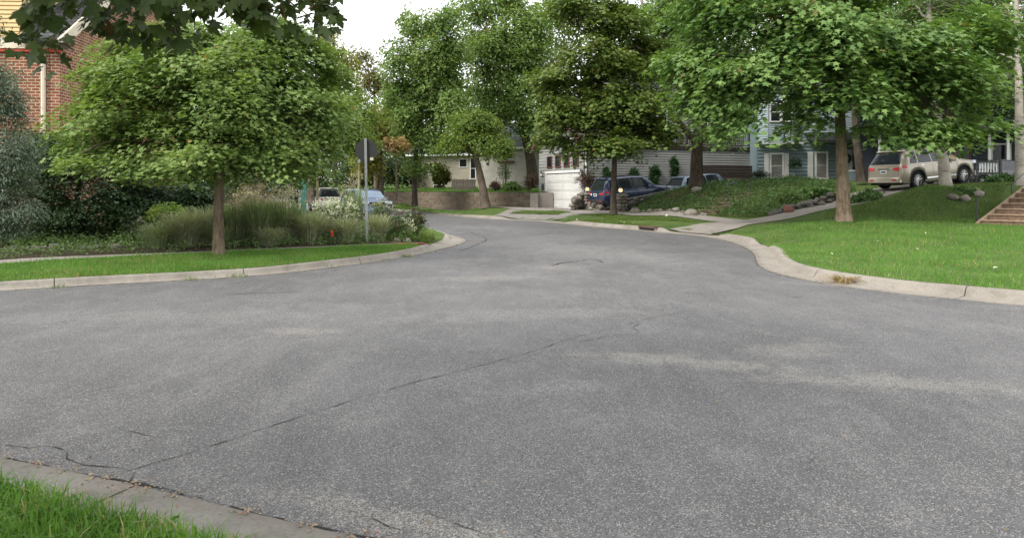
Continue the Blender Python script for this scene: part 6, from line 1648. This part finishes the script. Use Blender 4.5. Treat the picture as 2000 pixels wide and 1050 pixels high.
m = MB().add([(x*.98+c[0]*.02, .046, z) for x, z in oc], [tuple(range(7,-1,-1))]); m.build('sign_face', plain('sign_red', (.4,.02,.02), .4, .4), pl_)
MB().box(c[0]+.1, c[0]+.19, .036, .0395, c[2]-.27, c[2]-.19).build('sticker', plain('pale_sticker', (.5,.47,.32), .6, .3), pl_)
fl = thing('marker_flag', 'small orange red marker flag in the corner garden', 'flag', (X(648,19.35), 19.35, H_left([(X(648,19.35),19.35)])[0]))
MB().tube([(0,0,-.05),(0,0,.42)], .003, 5).build('wire', M['dark_metal'], fl)
MB().sheet([[(0,0,.42),(0,0,.34),(0,0,.26)],[(.03,-.02,.40),(.03,-.02,.32),(.04,-.02,.24)],[(-.03,-.035,.33),(-.02,-.035,.28),(-.03,-.03,.22)],[(.06,-.05,.3),(.06,-.05,.25),(.05,-.05,.21)]]).build('flag', plain('orange_flag', (.75,.1,.045), .6, .3), fl, smooth=True)
MB().lathe([(.001,.16),(.06,.14),(.07,.02),(.05,0)], (.05,.05,0), 10).build('shut_off_box', M['blackplastic'], fl)
gp = thing('green_post', 'green painted street sign post behind the corner garden', 'post', (X(593,36), 36, .1), 0)
MB().bbox(-.11,.11,-.11,.11,-.3,1.75,.02).build('post', plain('green_paint', (.07,.24,.17), .6, .3), gp)
MB().lathe([(.12,1.75),(.12,1.8),(.06,1.86),(.03,1.98),(.05,2.05),(.001,2.1)], (0,0,0), 10).build('finial', plain('green_paint_cap', (.05,.17,.13), .6, .3), gp)
for px, Y, w_, ht, lb in ((620,50,.09,2.9,'tan wooden pole just left of the white car'),(700.5,46,.06,3.2,'slender pale pole between the white car and the sign')):
    o = thing('utility_pole', lb, 'pole', (X(px,Y), Y, .05)); MB().tube([(0,0,-.2),(0,0,ht)], [w_*1.1,w_*.9], 8).build('pole', plain('pale_pole', (.42,.34,.22), .8, .2), o)
    MB().lathe([(w_*1.6,ht),(w_*1.9,ht+.1),(w_*1.5,ht+.22),(.001,ht+.28)], (0,0,0), 8).build('cap', M['white'], o)
# far tree line
far = []
for k, (px, Y, py, rx, ry) in enumerate(((560,95,330,90,70),(680,100,320,80,60),(800,98,310,90,80),(950,92,300,110,90),(1120,88,260,110,110),(1300,88,240,140,130),(1500,86,250,150,130),(300,80,260,160,120),(60,75,220,170,150),(880,95,200,70,110),(1010,92,150,90,140),(800,96,290,60,70),(480,90,375,110,30),(620,98,372,100,30),(740,110,372,90,35),(870,100,365,80,40))):
    c, q = B(px, py, Y, rx, ry, 4); far.append((c, q))
rg = np.random.default_rng(200); C = []
for c, q in far:
    u = norm(rg.normal(0,1,(14,3))); lc = c+u*q*rg.uniform(.3,.8,(14,1)); k = rg.integers(0,14,150); v = norm(rg.normal(0,1,(150,3))+(0,0,.3)); C.append(lc[k]+v*q*.35*rg.uniform(0,1,(150,1))**.4)
C = np.vstack(C); V, mm = leaf_cloud(C, norm(rg.normal(0,1,C.shape)), 22, 1.3, .5, .5, 'oval', rg, (.2,.4), .6, .3, .3)
tag(leaf_obj('distant_wood', V, mm, (0,0,0), LM['far'], None), 'distant wood closing the street', 'wood', kind='stuff')

# ------------------------------------------------------------------ light, sky, camera
az, el = math.atan2(-.75, -.66), R(42)          # direction to the sun, behind the camera on the left
sunv = Vector((math.sin(az)*math.cos(el), math.cos(az)*math.cos(el), math.sin(el)))
sun = bpy.data.lights.new('sun', 'SUN'); sun.energy = 1.5; sun.angle = R(20); sun.color = (1, .96, .9)
so = bpy.data.objects.new('sun', sun); COL.objects.link(so); so.rotation_euler = (-sunv).to_track_quat('-Z', 'Y').to_euler()
w = bpy.data.worlds.new('World'); sc.world = w; w.use_nodes = True
t = NT(w)
sky = t.n('ShaderNodeTexSky', _sky_type='NISHITA'); sky.sun_disc = False; sky.sun_elevation = el; sky.sun_rotation = az
sky.air_density = 1.0; sky.dust_density = 2.0; sky.ozone_density = 1.0
g = t.n('ShaderNodeTexCoord').outputs['Generated']
cl = t.noise(t.mapping(g, scale=(1,1,2.5)), 1.8, 5, .55)
cloud = t.mix(t.mapr(cl, .3, .7), (8.2,8.4,8.7), (10.2,10.2,10.2))
col = t.mix(.86, sky.outputs[0], cloud)
bg = t.n('ShaderNodeBackground'); t.l(col, bg.inputs[0]); bg.inputs[1].default_value = .1
ow = t.n('ShaderNodeOutputWorld'); t.l(bg.outputs[0], ow.inputs[0])

cam = bpy.data.cameras.new('camera'); cam.sensor_width = 36; cam.lens = F/2000*36; cam.shift_y = -155/2000; cam.clip_end = 3000; cam.clip_start = .05
co = bpy.data.objects.new('camera', cam); COL.objects.link(co); co.location = (0, 0, CZ); co.rotation_euler = (R(90), 0, 0); sc.camera = co
sc.view_settings.view_transform = 'Standard'; sc.view_settings.look = 'None'; sc.view_settings.exposure = 1.32; sc.view_settings.gamma = 1
try:
    sc.cycles.max_bounces = 6; sc.cycles.transparent_max_bounces = 4; sc.cycles.use_denoising = True
except Exception: pass
